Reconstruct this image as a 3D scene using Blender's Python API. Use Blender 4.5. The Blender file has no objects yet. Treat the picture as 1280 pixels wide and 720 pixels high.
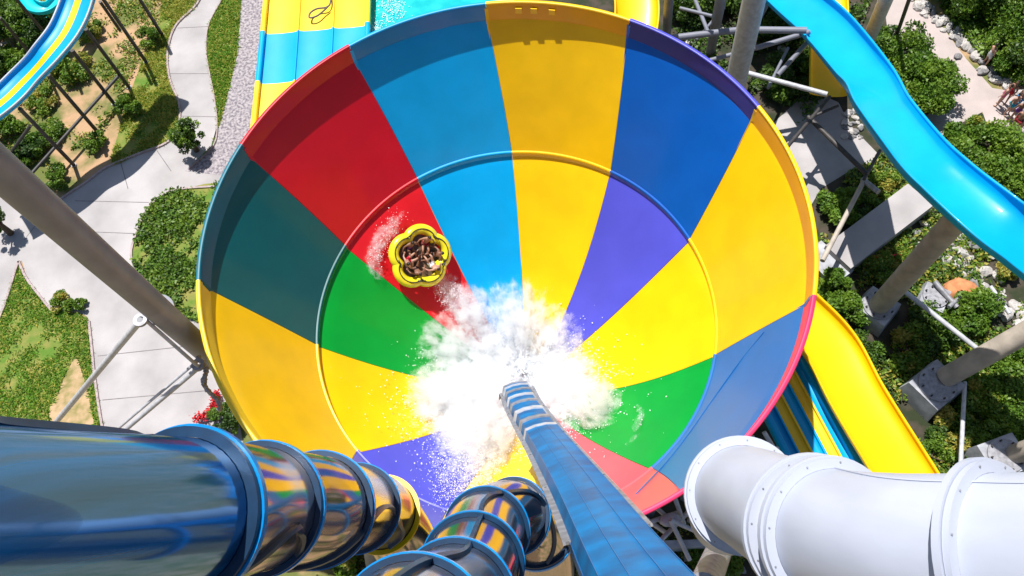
import bpy, bmesh, math, random
from mathutils import Vector, Matrix, Euler
from mathutils.geometry import tessellate_polygon
R = math.radians
col = bpy.context.scene.collection
rng = random.Random(7)

# ------------------------------------------------------------------ camera
CAM = Vector((0.1, -16.2, 44.2))
ROWS = ((0.98946106, 0.14479918, 0.0), (-0.12965513, 0.8859767, -0.44523571), (-0.06446977, 0.4405434, 0.89541341))
Mw = Matrix(ROWS)                       # world <- camera
def ray(px, py): return Mw @ Vector((px - 640, -(py - 360), -1000.0)) / 1000.0
def P(px, py, z=0.0):                   # point of the survey photo at a known height
    r = ray(px, py); return CAM + r * ((z - CAM.z) / r.z)
def D(px, py, dep): return CAM + ray(px, py) * dep
cam_d = bpy.data.cameras.new('camera'); cam = bpy.data.objects.new('camera', cam_d); col.objects.link(cam)
cam.matrix_world = Matrix.Translation(CAM) @ Mw.to_4x4()
cam_d.sensor_width = 36; cam_d.lens = 36 * 1000 / 1280; cam_d.clip_start = 0.1; cam_d.clip_end = 2000
sc = bpy.context.scene; sc.camera = cam

# ------------------------------------------------------------------ light
SUN = Vector((-0.135, 0.35, 0.927)).normalized()
w = bpy.data.worlds.new('World'); sc.world = w; w.use_nodes = True
nt = w.node_tree; bg = nt.nodes['Background']; sk = nt.nodes.new('ShaderNodeTexSky'); sk.sky_type = 'NISHITA'; sk.sun_disc = False
sk.sun_elevation = math.asin(SUN.z); sk.sun_rotation = math.atan2(SUN.x, SUN.y)
nt.links.new(sk.outputs[0], bg.inputs[0]); bg.inputs[1].default_value = 0.075
sl = bpy.data.lights.new('sun', 'SUN'); so = bpy.data.objects.new('sun', sl); col.objects.link(so)
sl.energy = 5.0; sl.angle = R(0.5); sl.color = (1.0, 0.965, 0.925)
so.rotation_euler = SUN.to_track_quat('Z', 'Y').to_euler()
sc.view_settings.view_transform = 'Standard'; sc.view_settings.look = 'None'; sc.view_settings.exposure = 0.33; sc.view_settings.gamma = 1
sc.render.engine = 'CYCLES'
sc.cycles.max_bounces = 8; sc.cycles.transparent_max_bounces = 24; sc.cycles.transmission_bounces = 6; sc.cycles.glossy_bounces = 4; sc.cycles.diffuse_bounces = 3
sc.cycles.caustics_reflective = False; sc.cycles.caustics_refractive = False
sc.cycles.use_denoising = True; sc.cycles.volume_bounces = 8; sc.cycles.volume_max_steps = 160; sc.cycles.volume_step_rate = 1.0

# ------------------------------------------------------------------ materials
def srgb(h):
    h = h.lstrip('#'); o = []
    for i in (0, 2, 4):
        c = int(h[i:i+2], 16) / 255; o.append(c / 12.92 if c <= .04045 else ((c + .055) / 1.055) ** 2.4)
    return tuple(o)
def mat(name, c, rough=.5, var=.12, scale=3.0, bump=0.0, bscale=20.0, coat=0.0, metal=0.0, c2=None, spec=.5, detail=4, lo=.35, hi=.65, stretch=None, rvar=0.0):
    m = bpy.data.materials.new(name); m.use_nodes = True; n = m.node_tree.nodes; l = m.node_tree.links
    b = n['Principled BSDF']; tc = n.new('ShaderNodeTexCoord'); no = n.new('ShaderNodeTexNoise'); no.inputs['Scale'].default_value = scale; no.inputs['Detail'].default_value = detail
    src = tc.outputs['Object']
    if stretch:
        mp = n.new('ShaderNodeMapping'); mp.inputs['Scale'].default_value = stretch; l.new(tc.outputs['UV'], mp.inputs[0]); src = mp.outputs[0]
    l.new(src, no.inputs['Vector'])
    rp = n.new('ShaderNodeValToRGB'); rp.color_ramp.elements[0].position = lo; rp.color_ramp.elements[1].position = hi
    if c2 is None: c2 = tuple(x * (1 - var) for x in c); c1 = tuple(min(1, x * (1 + var * .5)) for x in c)
    else: c1 = c
    rp.color_ramp.elements[0].color = (*c2, 1); rp.color_ramp.elements[1].color = (*c1, 1)
    l.new(no.outputs[0], rp.inputs[0]); l.new(rp.outputs[0], b.inputs['Base Color'])
    b.inputs['Roughness'].default_value = rough; b.inputs['Metallic'].default_value = metal; b.inputs['Coat Weight'].default_value = coat; b.inputs['Coat Roughness'].default_value = .08
    b.inputs['Specular IOR Level'].default_value = spec
    if rvar:
        mr = n.new('ShaderNodeMapRange'); mr.inputs[3].default_value = rough - rvar; mr.inputs[4].default_value = rough + rvar; l.new(no.outputs[0], mr.inputs[0]); l.new(mr.outputs[0], b.inputs['Roughness'])
    if bump:
        n2 = n.new('ShaderNodeTexNoise'); n2.inputs['Scale'].default_value = bscale; n2.inputs['Detail'].default_value = 3; l.new(src, n2.inputs['Vector'])
        bp = n.new('ShaderNodeBump'); bp.inputs['Strength'].default_value = bump; bp.inputs['Distance'].default_value = .05; l.new(n2.outputs[0], bp.inputs['Height']); l.new(bp.outputs[0], b.inputs['Normal'])
    return m
def gel(name, c, rough=.36): return mat(name, c, rough=rough, var=.07, scale=.6, coat=.14, spec=.25, bump=.05, bscale=1.6, detail=6, rvar=.06)
M = {}
G = {'yellow': (.88, .53, .002), 'light_yellow': (.92, .62, .03), 'orange': (.80, .36, .004), 'red': (.60, .004, .018), 'bright_red': (.66, .012, .02), 'teal': (.0, .10, .11), 'teal_blue': (.0, .14, .20),
     'green': (.0, .30, .03), 'light_blue': (.0, .36, .78), 'blue': (.0, .10, .46), 'purple': (.075, .08, .54), 'deep_purple': (.035, .03, .22), 'pink': (.80, .035, .13), 'salmon': (.80, .10, .12),
     'slate_blue': (.02, .15, .42), 'cyan': (.0, .38, .76), 'aqua': (.0, .55, .62), 'mid_blue': (.0, .20, .50)}
for k, v in G.items(): M[k] = gel(k + '_fibreglass', v)
M['seam'] = mat('dark_sealant', (.03, .03, .035), .6)
M['white'] = mat('white_fibreglass', (.50, .535, .63), .45, .10, 1.3, stretch=(.5, 5, 1), detail=7, coat=.0, rvar=.05)
M['white_paint'] = mat('white_steel_paint', (.50, .51, .54), .45, .18, 4)
M['steel'] = mat('galvanised_steel', (.34, .34, .36), .5, .3, 5, metal=.3)
M['grey_paint'] = mat('grey_steel_paint', (.19, .20, .245), .5, .14, 1.2)
M['dark_steel'] = mat('dark_steel', (.05, .045, .045), .55, .3, 3)
M['tan_paint'] = mat('tan_steel_paint', (.46, .40, .33), .6, .2, 1.5, bump=.1)
M['concrete'] = mat('concrete', (.42, .395, .39), .85, .20, .35, bump=.25, bscale=14, detail=8)
M['pink_paving'] = mat('pink_paving', (.47, .40, .375), .85, .14, .5, bump=.2, bscale=12, detail=8)
M['old_concrete'] = mat('stained_concrete', (.42, .43, .46), .85, .35, 1.4, bump=.3, bscale=12, detail=8)
M['seam_line'] = mat('paving_joint', (.20, .18, .18), .9, .2, 2)
M['kerb'] = mat('kerb_stone', (.42, .33, .33), .8, .2, 4)
M['gravel'] = mat('gravel', (.42, .38, .39), .9, 0, 5.5, c2=(.17, .15, .17), bump=.8, bscale=9, detail=10, lo=.38, hi=.6)
M['dirt'] = mat('dry_earth', (.46, .29, .16), .95, 0, .33, c2=(.13, .15, .035), bump=.7, bscale=5, detail=12, lo=.44, hi=.56)
M['sand'] = mat('sandy_earth', (.52, .35, .20), .95, 0, 1.3, c2=(.22, .20, .06), bump=.6, bscale=6, detail=12, lo=.35, hi=.6)
M['soil'] = mat('shade_dark_soil', (.07, .055, .04), .95, 0, 1.0, c2=(.025, .035, .012), bump=.8, bscale=6, detail=12, lo=.4, hi=.6)  # earth toned dark, partly standing in for shade under the slides
M['lawn'] = mat('lawn_soil', (.10, .20, .02), .95, 0, 1.1, c2=(.26, .24, .06), bump=.8, bscale=9, detail=12, lo=.35, hi=.62)
M['rock'] = mat('pale_rock', (.52, .49, .46), .9, .35, 3, bump=.6, bscale=6)
M['rock2'] = mat('grey_rock', (.26, .25, .25), .9, .35, 3, bump=.6, bscale=6)
M['orange_rock'] = mat('orange_clay', (.60, .24, .10), .9, .25, 3, bump=.6, bscale=6)
M['bark'] = mat('bark', (.10, .07, .045), .9, .3, 6)
def leafm(name, c, c2):
    m = mat(name, c, .5, 0, .8, c2=c2, detail=5); n = m.node_tree.nodes; l = m.node_tree.links; b = n['Principled BSDF']; t = n.new('ShaderNodeBsdfTranslucent'); s = n.new('ShaderNodeMixShader'); s.inputs[0].default_value = .35
    l.new(b.inputs['Base Color'].links[0].from_socket, t.inputs[0]); l.new(b.outputs[0], s.inputs[1]); l.new(t.outputs[0], s.inputs[2]); l.new(s.outputs[0], n['Material Output'].inputs[0]); return m
M['leaf'] = leafm('green_leaves', (.17, .29, .025), (.08, .18, .015))
M['leaf_light'] = leafm('light_green_leaves', (.24, .36, .035), (.13, .26, .025))
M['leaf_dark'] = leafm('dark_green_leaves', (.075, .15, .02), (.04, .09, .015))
M['leaf_dry'] = leafm('yellowish_leaves', (.50, .43, .08), (.32, .33, .05))
M['blade'] = leafm('grass_blades', (.10, .30, .015), (.17, .32, .02))
M['blade_dry'] = leafm('dry_grass_blades', (.58, .52, .10), (.38, .42, .07))
M['flower'] = mat('red_flowers', (.65, .02, .03), .6, .3, 8)
M['rope'] = mat('grey_hose', (.12, .10, .10), .6, .3, 8)
M['raft'] = mat('yellow_vinyl', (.80, .72, .02), .25, .08, 2, coat=.4)
M['raft_dark'] = mat('black_vinyl', (.02, .02, .02), .4)
M['raft_floor'] = mat('wet_raft_floor', (.14, .09, .06), .3, .3, 5)
M['hair'] = mat('dark_hair', (.018, .011, .008), .5, .3, 20)
M['eye'] = mat('eye', (.02, .015, .012), .3)
for i, c in enumerate([(.36, .18, .11), (.24, .115, .07), (.46, .26, .18)]): M['skin%d' % i] = mat('skin_%s' % ['tan', 'brown', 'fair'][i], c, .5, .08, 6)
for k, c in dict(suit_red=(.50, .01, .03), suit_pink=(.75, .08, .25), suit_blue=(.01, .22, .55), suit_cyan=(.0, .5, .65), suit_purple=(.15, .03, .3), suit_black=(.015, .015, .02), suit_white=(.75, .75, .78), suit_dark_red=(.25, .01, .02)).items():
    M[k] = mat(k.replace('suit_', '') + '_cloth', c, .8, .15, 8)

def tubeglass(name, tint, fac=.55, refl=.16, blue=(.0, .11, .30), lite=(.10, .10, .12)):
    # thin smoked polycarbonate: tinted see-through wall with a glossy face; milky scratches and painted-in reflection streaks run along the flume
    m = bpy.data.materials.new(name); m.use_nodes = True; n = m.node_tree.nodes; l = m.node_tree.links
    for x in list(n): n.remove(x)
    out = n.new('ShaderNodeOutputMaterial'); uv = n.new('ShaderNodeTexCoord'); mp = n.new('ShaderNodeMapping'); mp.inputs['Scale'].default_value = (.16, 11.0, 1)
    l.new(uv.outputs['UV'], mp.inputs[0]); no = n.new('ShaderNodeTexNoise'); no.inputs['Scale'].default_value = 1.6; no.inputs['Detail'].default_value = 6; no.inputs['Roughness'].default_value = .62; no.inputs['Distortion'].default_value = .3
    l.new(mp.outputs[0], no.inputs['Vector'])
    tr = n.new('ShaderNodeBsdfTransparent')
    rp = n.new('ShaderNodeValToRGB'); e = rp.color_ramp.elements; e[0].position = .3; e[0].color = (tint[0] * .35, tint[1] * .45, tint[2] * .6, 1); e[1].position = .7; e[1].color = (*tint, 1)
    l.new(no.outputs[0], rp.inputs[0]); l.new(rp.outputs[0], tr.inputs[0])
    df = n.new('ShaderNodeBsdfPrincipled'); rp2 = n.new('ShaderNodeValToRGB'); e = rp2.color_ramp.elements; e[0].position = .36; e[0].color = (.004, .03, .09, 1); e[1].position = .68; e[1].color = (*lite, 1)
    x = rp2.color_ramp.elements.new(.55); x.color = (*blue, 1)  # blue and pale bands stand in for reflected streaks
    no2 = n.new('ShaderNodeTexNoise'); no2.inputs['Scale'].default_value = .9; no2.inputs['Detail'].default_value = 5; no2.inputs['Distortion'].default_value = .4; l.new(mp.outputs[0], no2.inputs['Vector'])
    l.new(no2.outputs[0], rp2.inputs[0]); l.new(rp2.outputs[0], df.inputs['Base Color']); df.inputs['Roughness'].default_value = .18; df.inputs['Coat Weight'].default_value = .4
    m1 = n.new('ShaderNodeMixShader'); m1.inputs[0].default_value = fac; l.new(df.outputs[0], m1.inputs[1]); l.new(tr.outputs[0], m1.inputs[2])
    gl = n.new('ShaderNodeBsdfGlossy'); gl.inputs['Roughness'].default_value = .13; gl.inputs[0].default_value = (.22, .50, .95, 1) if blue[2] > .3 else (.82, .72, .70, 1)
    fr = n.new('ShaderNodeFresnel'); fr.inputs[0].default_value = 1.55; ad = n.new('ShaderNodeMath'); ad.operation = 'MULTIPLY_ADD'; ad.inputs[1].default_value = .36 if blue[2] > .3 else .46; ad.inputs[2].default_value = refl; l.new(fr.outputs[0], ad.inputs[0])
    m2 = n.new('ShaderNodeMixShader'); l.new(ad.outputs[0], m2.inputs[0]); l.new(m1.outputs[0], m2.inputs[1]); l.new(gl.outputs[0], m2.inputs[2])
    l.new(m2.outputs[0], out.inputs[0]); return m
M['smoked'] = tubeglass('smoked_blue_polycarbonate', (.38, .46, .52), .16, .05, (.0, .17, .50), (.10, .07, .04))
M['clear_brown'] = tubeglass('clear_smoked_polycarbonate', (.60, .50, .45), .30, .06, (.08, .12, .20), (.42, .32, .30))  # brown bands carry warm reflected colours in the tint
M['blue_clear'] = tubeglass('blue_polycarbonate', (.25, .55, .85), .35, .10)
M['rim_blue'] = mat('blue_flange_paint', (.0, .26, .68), .3, .25, 2, coat=.4)
M['rim_dark'] = mat('dark_blue_flange', (.004, .035, .09), .4, .3, 3)
M['drop_blue'] = mat('weathered_blue_fibreglass', (.0, .20, .50), 0.45, 0, 1.6, c2=(.01, .10, .27), spec=.16, coat=.04, rvar=.08, bump=.08, bscale=3, detail=7)

def water_mat(name, lo, hi, scale, col_=(.93, .96, 1.0), attr=True, dens=1.0, stretch=None):
    m = bpy.data.materials.new(name); m.use_nodes = True; n = m.node_tree.nodes; l = m.node_tree.links
    b = n['Principled BSDF']; b.inputs['Base Color'].default_value = (*col_, 1); b.inputs['Roughness'].default_value = .35
    b.inputs['Subsurface Weight'].default_value = 0
    tc = n.new('ShaderNodeTexCoord'); no = n.new('ShaderNodeTexNoise'); no.inputs['Scale'].default_value = scale; no.inputs['Detail'].default_value = 9; no.inputs['Roughness'].default_value = .7
    if stretch:
        mp = n.new('ShaderNodeMapping'); mp.inputs['Scale'].default_value = stretch; l.new(tc.outputs['UV'], mp.inputs[0]); l.new(mp.outputs[0], no.inputs['Vector'])
    else: l.new(tc.outputs['Object'], no.inputs['Vector'])
    at = n.new('ShaderNodeAttribute'); at.attribute_name = 'foaminess'
    s = n.new('ShaderNodeMath'); s.operation = 'ADD'; l.new(no.outputs[0], s.inputs[0]); l.new(at.outputs['Fac'], s.inputs[1])
    mr = n.new('ShaderNodeMapRange'); mr.inputs[1].default_value = lo; mr.inputs[2].default_value = hi; mr.inputs[4].default_value = dens; l.new(s.outputs[0], mr.inputs[0])
    l.new(mr.outputs[0], b.inputs['Alpha'])
    o = n['Material Output']; t = n.new('ShaderNodeBsdfTranslucent'); t.inputs[0].default_value = (*col_, 1); tp = n.new('ShaderNodeBsdfTransparent'); ma = n.new('ShaderNodeMixShader'); l.new(mr.outputs[0], ma.inputs[0]); l.new(tp.outputs[0], ma.inputs[1]); l.new(t.outputs[0], ma.inputs[2])
    ad = n.new('ShaderNodeMixShader'); ad.inputs[0].default_value = .4; l.new(b.outputs[0], ad.inputs[1]); l.new(ma.outputs[0], ad.inputs[2]); l.new(ad.outputs[0], o.inputs[0]); return m
M['drop'] = mat('water_droplets', (.9, .94, .98), .3, .03, 3)
M['foam'] = water_mat('white_foam', 1.0, 1.45, 2.6)
M['spray'] = water_mat('water_sheet', 1.0, 1.35, 4.5, dens=.7)
M['pool'] = mat('pool_water', (.0, .42, .45), .08, 0, 1.2, c2=(.02, .55, .52), coat=.6, bump=.5, bscale=3)

# ------------------------------------------------------------------ mesh helpers
class MB:
    def __init__(s): s.v = []; s.f = []; s.m = []; s.uv = []; s.ms = []; s.at = None
    def mi(s, m):
        if m not in s.ms: s.ms.append(m)
        return s.ms.index(m)
    def face(s, idx, m, uv=None): s.f.append(tuple(idx)); s.m.append(s.mi(m)); s.uv.append(uv)
    def quadpts(s, pts, m):
        b = len(s.v); s.v += [tuple(p) for p in pts]; s.face(range(b, b + len(pts)), m)
    def box(s, c, size, m, rot=None, taper=1.0):
        b = len(s.v); rot = rot or Matrix.Identity(3)
        for z in (-1, 1):
            t = taper if z > 0 else 1
            for x, y in ((-1, -1), (1, -1), (1, 1), (-1, 1)): s.v.append(tuple(Vector(c) + rot @ Vector((x * size[0] / 2 * t, y * size[1] / 2 * t, z * size[2] / 2))))
        for q in ((3, 2, 1, 0), (4, 5, 6, 7), (0, 1, 5, 4), (1, 2, 6, 5), (2, 3, 7, 6), (3, 0, 4, 7)): s.face([b + i for i in q], m)
    def sweep(s, pts, prof, m, up=Vector((0, 0, 1)), closed=True, caps=True, bank=None, scales=None, uvs=True, mats=None, rg=None):
        """prof: list of (side, up) points; pts: smooth path."""
        pts = [Vector(p) for p in pts]; N = len(pts); g0, g1 = rg or (0, N - 1); n = g1 - g0 + 1; k = len(prof); b = len(s.v); L = 0
        lens = [0.0]
        for i in range(1, N): L += (pts[i] - pts[i-1]).length; lens.append(L)
        lens = lens[g0:g1+1]
        for i in range(g0, g1 + 1):
            p = pts[i]; t = (pts[min(i+1, N-1)] - pts[max(i-1, 0)]).normalized()
            sd = t.cross(up)
            sd = sd.normalized() if sd.length > 1e-4 else Vector((1, 0, 0))
            u = sd.cross(t).normalized()
            if bank: q = Matrix.Rotation(bank[i], 3, t); sd = q @ sd; u = q @ u
            sc_ = scales[i] if scales else 1
            for a, c in prof: s.v.append(tuple(p + sd * a * sc_ + u * c * sc_))
        kk = k if closed else k - 1
        for i in range(n - 1):
            for j in range(kk):
                j2 = (j + 1) % k; mm = mats[j] if mats else m
                v0, v1 = j / k, (j + 1) / k
                s.face((b + i*k + j, b + i*k + j2, b + (i+1)*k + j2, b + (i+1)*k + j), mm, ((lens[i], v0), (lens[i], v1), (lens[i+1], v1), (lens[i+1], v0)))
        if caps and closed:
            s.face([b + j for j in range(k)][::-1], m); s.face([b + (n-1)*k + j for j in range(k)], m)
    def tube(s, pts, r, m, seg=12, up=Vector((0, 0, 1)), scales=None, caps=True):
        d = (Vector(pts[-1]) - Vector(pts[0]))
        if d.length > 0 and abs(d.normalized().dot(up)) > .97: up = Vector((0, 1, 0))
        s.sweep(pts, [(math.cos(a) * r, math.sin(a) * r) for a in [2 * math.pi * j / seg for j in range(seg)]], m, up=up, scales=scales, caps=caps)
    def hollow(s, pts, r, th, m, seg=40, up=Vector((0, 0, 1)), rg=None):
        """tube with wall thickness, open ends"""
        b0 = len(s.v); pts = [Vector(p) for p in pts]
        for rr, flip in ((r, False), (r - th, True)):
            f0 = len(s.f); s.sweep(pts, [(math.cos(a) * rr, math.sin(a) * rr) for a in [2 * math.pi * j / seg for j in range(seg)]], m, up=up, caps=False, rg=rg)
            if flip:
                for i in range(f0, len(s.f)): s.f[i] = s.f[i][::-1]; s.uv[i] = s.uv[i][::-1] if s.uv[i] else None
        n = (rg[1] - rg[0] + 1) if rg else len(pts); o = b0; q = b0 + n * seg
        for e in (0, (n - 1) * seg):
            for j in range(seg):
                j2 = (j + 1) % seg; f = (o + e + j, o + e + j2, q + e + j2, q + e + j); s.face(f if e else f[::-1], m)
    def ring(s, c, axis, r0, r1, w, m, seg=48, m2=None):
        """flat flange: annulus of width w along the axis"""
        axis = Vector(axis).normalized(); a = axis.orthogonal().normalized(); bb = axis.cross(a); b = len(s.v)
        for j in range(seg):
            t = 2 * math.pi * j / seg; d = a * math.cos(t) + bb * math.sin(t)
            for rr, h in ((r0, -w/2), (r1, -w/2), (r1, w/2), (r0, w/2)): s.v.append(tuple(Vector(c) + d * rr + axis * h))
        for j in range(seg):
            j2 = (j + 1) % seg
            for q in range(4):
                s.face((b + j*4 + q, b + j2*4 + q, b + j2*4 + (q+1) % 4, b + j*4 + (q+1) % 4), (m2 or m) if q in (0, 2) else m)
    def ico(s, c, r, m, sub=1, jit=0.0, sq=(1, 1, 1), rnd=rng):
        vs, fs = ICO[sub]; b = len(s.v)
        rot = Euler((rnd.random() * 6, rnd.random() * 6, rnd.random() * 6)).to_matrix()
        for v in vs:
            p = rot @ Vector(v) if jit else Vector(v); k = r * (1 + (rnd.random() - .5) * 2 * jit)
            s.v.append((c[0] + p.x * k * sq[0], c[1] + p.y * k * sq[1], c[2] + p.z * k * sq[2]))
        for f in fs: s.face([b + i for i in f], m)
    def build(s, name, parent=None, smooth=None, loc=None):
        me = bpy.data.meshes.new(name); 
        vv = s.v if loc is None else [(x - loc[0], y - loc[1], z - loc[2]) for x, y, z in s.v]
        me.from_pydata(vv, [], s.f)
        for m in s.ms: me.materials.append(M[m] if isinstance(m, str) else m)
        me.polygons.foreach_set('material_index', s.m)
        if any(u is not None for u in s.uv):
            ul = me.uv_layers.new(name='UVMap'); data = []
            for f, u in zip(s.f, s.uv):
                for i in range(len(f)): data += list(u[i]) if u else [0, 0]
            ul.data.foreach_set('uv', data)
        if s.at is not None:
            a = me.attributes.new('foaminess', 'FLOAT', 'POINT'); a.data.foreach_set('value', s.at)
        if smooth is not None:
            me.polygons.foreach_set('use_smooth', [True] * len(me.polygons)); me.update(); me.set_sharp_from_angle(angle=R(smooth))
        me.update()
        o = bpy.data.objects.new(name, me); col.objects.link(o)
        if loc is not None: o.location = loc
        if parent: o.parent = parent
        return o
ICO = {}
for sub in (1, 2, 3):
    bm = bmesh.new(); bmesh.ops.create_icosphere(bm, subdivisions=sub, radius=1); ICO[sub] = ([tuple(v.co) for v in bm.verts], [[v.index for v in f.verts] for f in bm.faces]); bm.free()
OCT = ([(1, 0, 0), (-1, 0, 0), (0, 1, 0), (0, -1, 0), (0, 0, 1), (0, 0, -1)], [(0, 2, 4), (2, 1, 4), (1, 3, 4), (3, 0, 4), (2, 0, 5), (1, 2, 5), (3, 1, 5), (0, 3, 5)])
ICO[0] = OCT
def tag(o, label=None, cat=None, group=None, kind=None):
    if label: o['label'] = label
    if cat: o['category'] = cat
    if group: o['group'] = group
    if kind: o['kind'] = kind
    return o
def empty(name, loc, label, cat, group=None):
    o = bpy.data.objects.new(name, None); col.objects.link(o); o.location = loc; o.empty_display_size = .3
    return tag(o, label, cat, group)
def rel(o, parent):      # parent keeping the built world coordinates (parents are only moved, never turned)
    o.parent = parent; o.location = Vector(o.location) - Vector(parent.location); return o
def part(mb, name, root, smooth=40, label=None):
    o = mb.build(name, None, smooth); rel(o, root)
    if label: o['label'] = label
    return o
def spline(pts, n=12):
    pts = [Vector(p) for p in pts]; out = []
    ext = [pts[0] * 2 - pts[1]] + pts + [pts[-1] * 2 - pts[-2]]
    for i in range(1, len(ext) - 2):
        a, b, c, d = ext[i-1:i+3]
        for k in range(n):
            t = k / n; out.append(.5 * ((2*b) + (c - a) * t + (2*a - 5*b + 4*c - d) * t*t + (3*b - a - 3*c + d) * t**3))
    out.append(pts[-1]); return out
def inter(vals, n):      # scalars along spline()
    return [v.x for v in spline([Vector((x, 0, 0)) for x in vals], n)]

# ------------------------------------------------------------------ ground sheets
def sheet(name, poly, m, z, kind='structure', label=None):
    mb = MB(); pts = [Vector((p[0], p[1], 0)) for p in poly]
    tri = tessellate_polygon([pts])
    # fix winding
    for p in poly: mb.v.append((p[0], p[1], z))
    for t in tri:
        a, b, c = [pts[i] for i in t]
        if (b - a).cross(c - a).z < 0: t = (t[0], t[2], t[1])
        mb.face(t, m)
    o = mb.build(name); tag(o, label=label, kind=kind); return o
def gpoly(px, z=0.0, sm=True, n=4):
    pts = [P(x, y, z) for x, y in px]
    if not sm: return pts
    ext = pts + pts[:3]; out = []
    for i in range(len(pts)):
        a, b, c, d = pts[i-1], pts[i], pts[(i+1) % len(pts)], pts[(i+2) % len(pts)]
        for k in range(n):
            t = k / n; out.append(.5 * ((2*b) + (c - a) * t + (2*a - 5*b + 4*c - d) * t*t + (3*b - a - 3*c + d) * t**3))
    return out
def inside(p, poly):
    x, y = p[0], p[1]; c = False; j = len(poly) - 1
    for i in range(len(poly)):
        xi, yi = poly[i][0], poly[i][1]; xj, yj = poly[j][0], poly[j][1]
        if (yi > y) != (yj > y) and x < (xj - xi) * (y - yi) / (yj - yi) + xi: c = not c
        j = i
    return c
def kerb(pxs, name='kerb', z=0.0, wd=.16, h=.12, m='kerb'):
    mb = MB(); mb.sweep(spline([P(x, y, z) + Vector((0, 0, .0)) for x, y in pxs], 6), [(-wd/2, 0), (wd/2, 0), (wd/2, h), (-wd/2, h)], m)
    return tag(mb.build(name, None, 30), kind='structure')
gm = MB(); gm.quadpts([(-600, -600, 0), (600, -600, 0), (600, 600, 0), (-600, 600, 0)], 'dirt'); tag(gm.build('ground'), kind='structure')

soil_poly = gpoly([(600, -60), (1110, -60), (1125, 60), (1200, 120), (1290, 190), (1500, 300), (1500, 900), (400, 900), (420, 700), (600, 690), (900, 560), (640, 100)], sm=False)
sheet('shade_dark_soil', soil_poly, 'soil', .004)
path_poly = gpoly([(245, -2), (220, 33), (210, 67), (213, 100), (225, 133), (222, 163), (207, 180), (173, 193), (133, 210), (110, 227), (90, 240), (71, 253), (50, 262), (-20, 238), (-120, 260), (-120, 420), (-40, 430), (0, 398), (24, 327), (35, 350), (55, 376), (65, 388), (100, 392), (112, 402), (116, 440), (119, 470), (128, 530), (150, 620), (300, 620), (300, 500), (350, 400), (400, 250), (300, 220), (262, 213), (252, 196), (267, 180), (272, 155), (268, 120), (262, 90), (258, 60), (262, 30), (278, -2), (300, -60), (265, -60)])
sheet('path', path_poly, 'concrete', .012)
gravel_poly = gpoly([(303, -60), (302, 0), (297, 67), (287, 110), (277, 150), (263, 183), (232, 214), (300, 222), (420, 230), (420, -60)], sm=False)
sheet('gravel_path', gravel_poly, 'gravel', .020)
strip_poly = gpoly([(278, -60), (278, 0), (262, 30), (258, 60), (262, 90), (268, 120), (272, 155), (267, 183), (236, 212), (264, 184), (277, 150), (287, 110), (297, 67), (302, 0), (305, -60)], sm=False)
sheet('grass_verge', strip_poly, 'lawn', .026)
lawn_poly = gpoly([(24, 327), (35, 350), (55, 376), (65, 388), (100, 392), (112, 402), (116, 440), (119, 470), (128, 530), (150, 640), (-160, 640), (-120, 480), (0, 398)], sm=False)
sheet('lawn', lawn_poly, 'lawn', .026)
island_poly = gpoly([(166, 327), (172, 290), (186, 261), (203, 245), (226, 237), (290, 232), (330, 300), (330, 420), (240, 400), (200, 372)], n=4)
sheet('planting_bed', island_poly, 'lawn', .026)
bank_poly = gpoly([(250, -60), (250, 0), (220, 33), (210, 67), (213, 100), (225, 133), (222, 163), (207, 180), (173, 193), (140, 205), (150, 160), (165, 110), (185, 60), (200, 20), (215, -60)])
sheet('dry_grass_bank', bank_poly, 'lawn', .008)
sand_poly = gpoly([(62, 520), (70, 500), (82, 470), (95, 448), (104, 470), (112, 500), (120, 560), (90, 580)])
sheet('bare_earth', sand_poly, 'sand', .032)
plaza_poly = gpoly([(1107, -60), (1107, 20), (1112, 60), (1150, 90), (1197, 100), (1183, 127), (1150, 150), (1167, 173), (1203, 153), (1228, 140), (1240, 173), (1273, 213), (1350, 260), (1350, 150), (1280, 117), (1240, 110), (1207, 73), (1173, 27), (1140, 0), (1110, -60)], sm=False)
sheet('pavement', plaza_poly, 'pink_paving', .012)
slab_poly = gpoly([(960, 160), (1012, 112), (1048, 128), (1063, 157), (1102, 197), (1060, 215), (1026, 236), (1000, 280)], sm=False)
sheet('concrete_apron', slab_poly, 'concrete', .012)
slab2 = gpoly([(1140, 158), (1185, 128), (1203, 153), (1167, 176)], sm=False)
sheet('concrete_apron', slab2, 'concrete', .018)
pale = gpoly([(-20, 60), (12, 50), (20, 62), (0, 76), (-20, 82)], sm=False); sheet('paving', pale, 'pink_paving', .012)
for k in ([(250, -40), (250, 0), (220, 33), (210, 67), (213, 100), (225, 133), (222, 163), (207, 180), (173, 193), (133, 210), (110, 227), (90, 240), (71, 253)],
          [(24, 327), (35, 350), (55, 376), (65, 388)], [(112, 402), (116, 440), (119, 470), (128, 530), (140, 580)], [(24, 327), (0, 398), (-30, 440)],
          [(200, 372), (166, 327), (172, 290), (186, 261), (203, 245), (226, 237), (280, 233)], [(278, 0), (262, 30), (258, 60), (262, 90), (268, 120), (272, 155), (267, 183), (236, 212)]):
    kerb(k, wd=.14 if k[0][0] != 278 else .08)

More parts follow.
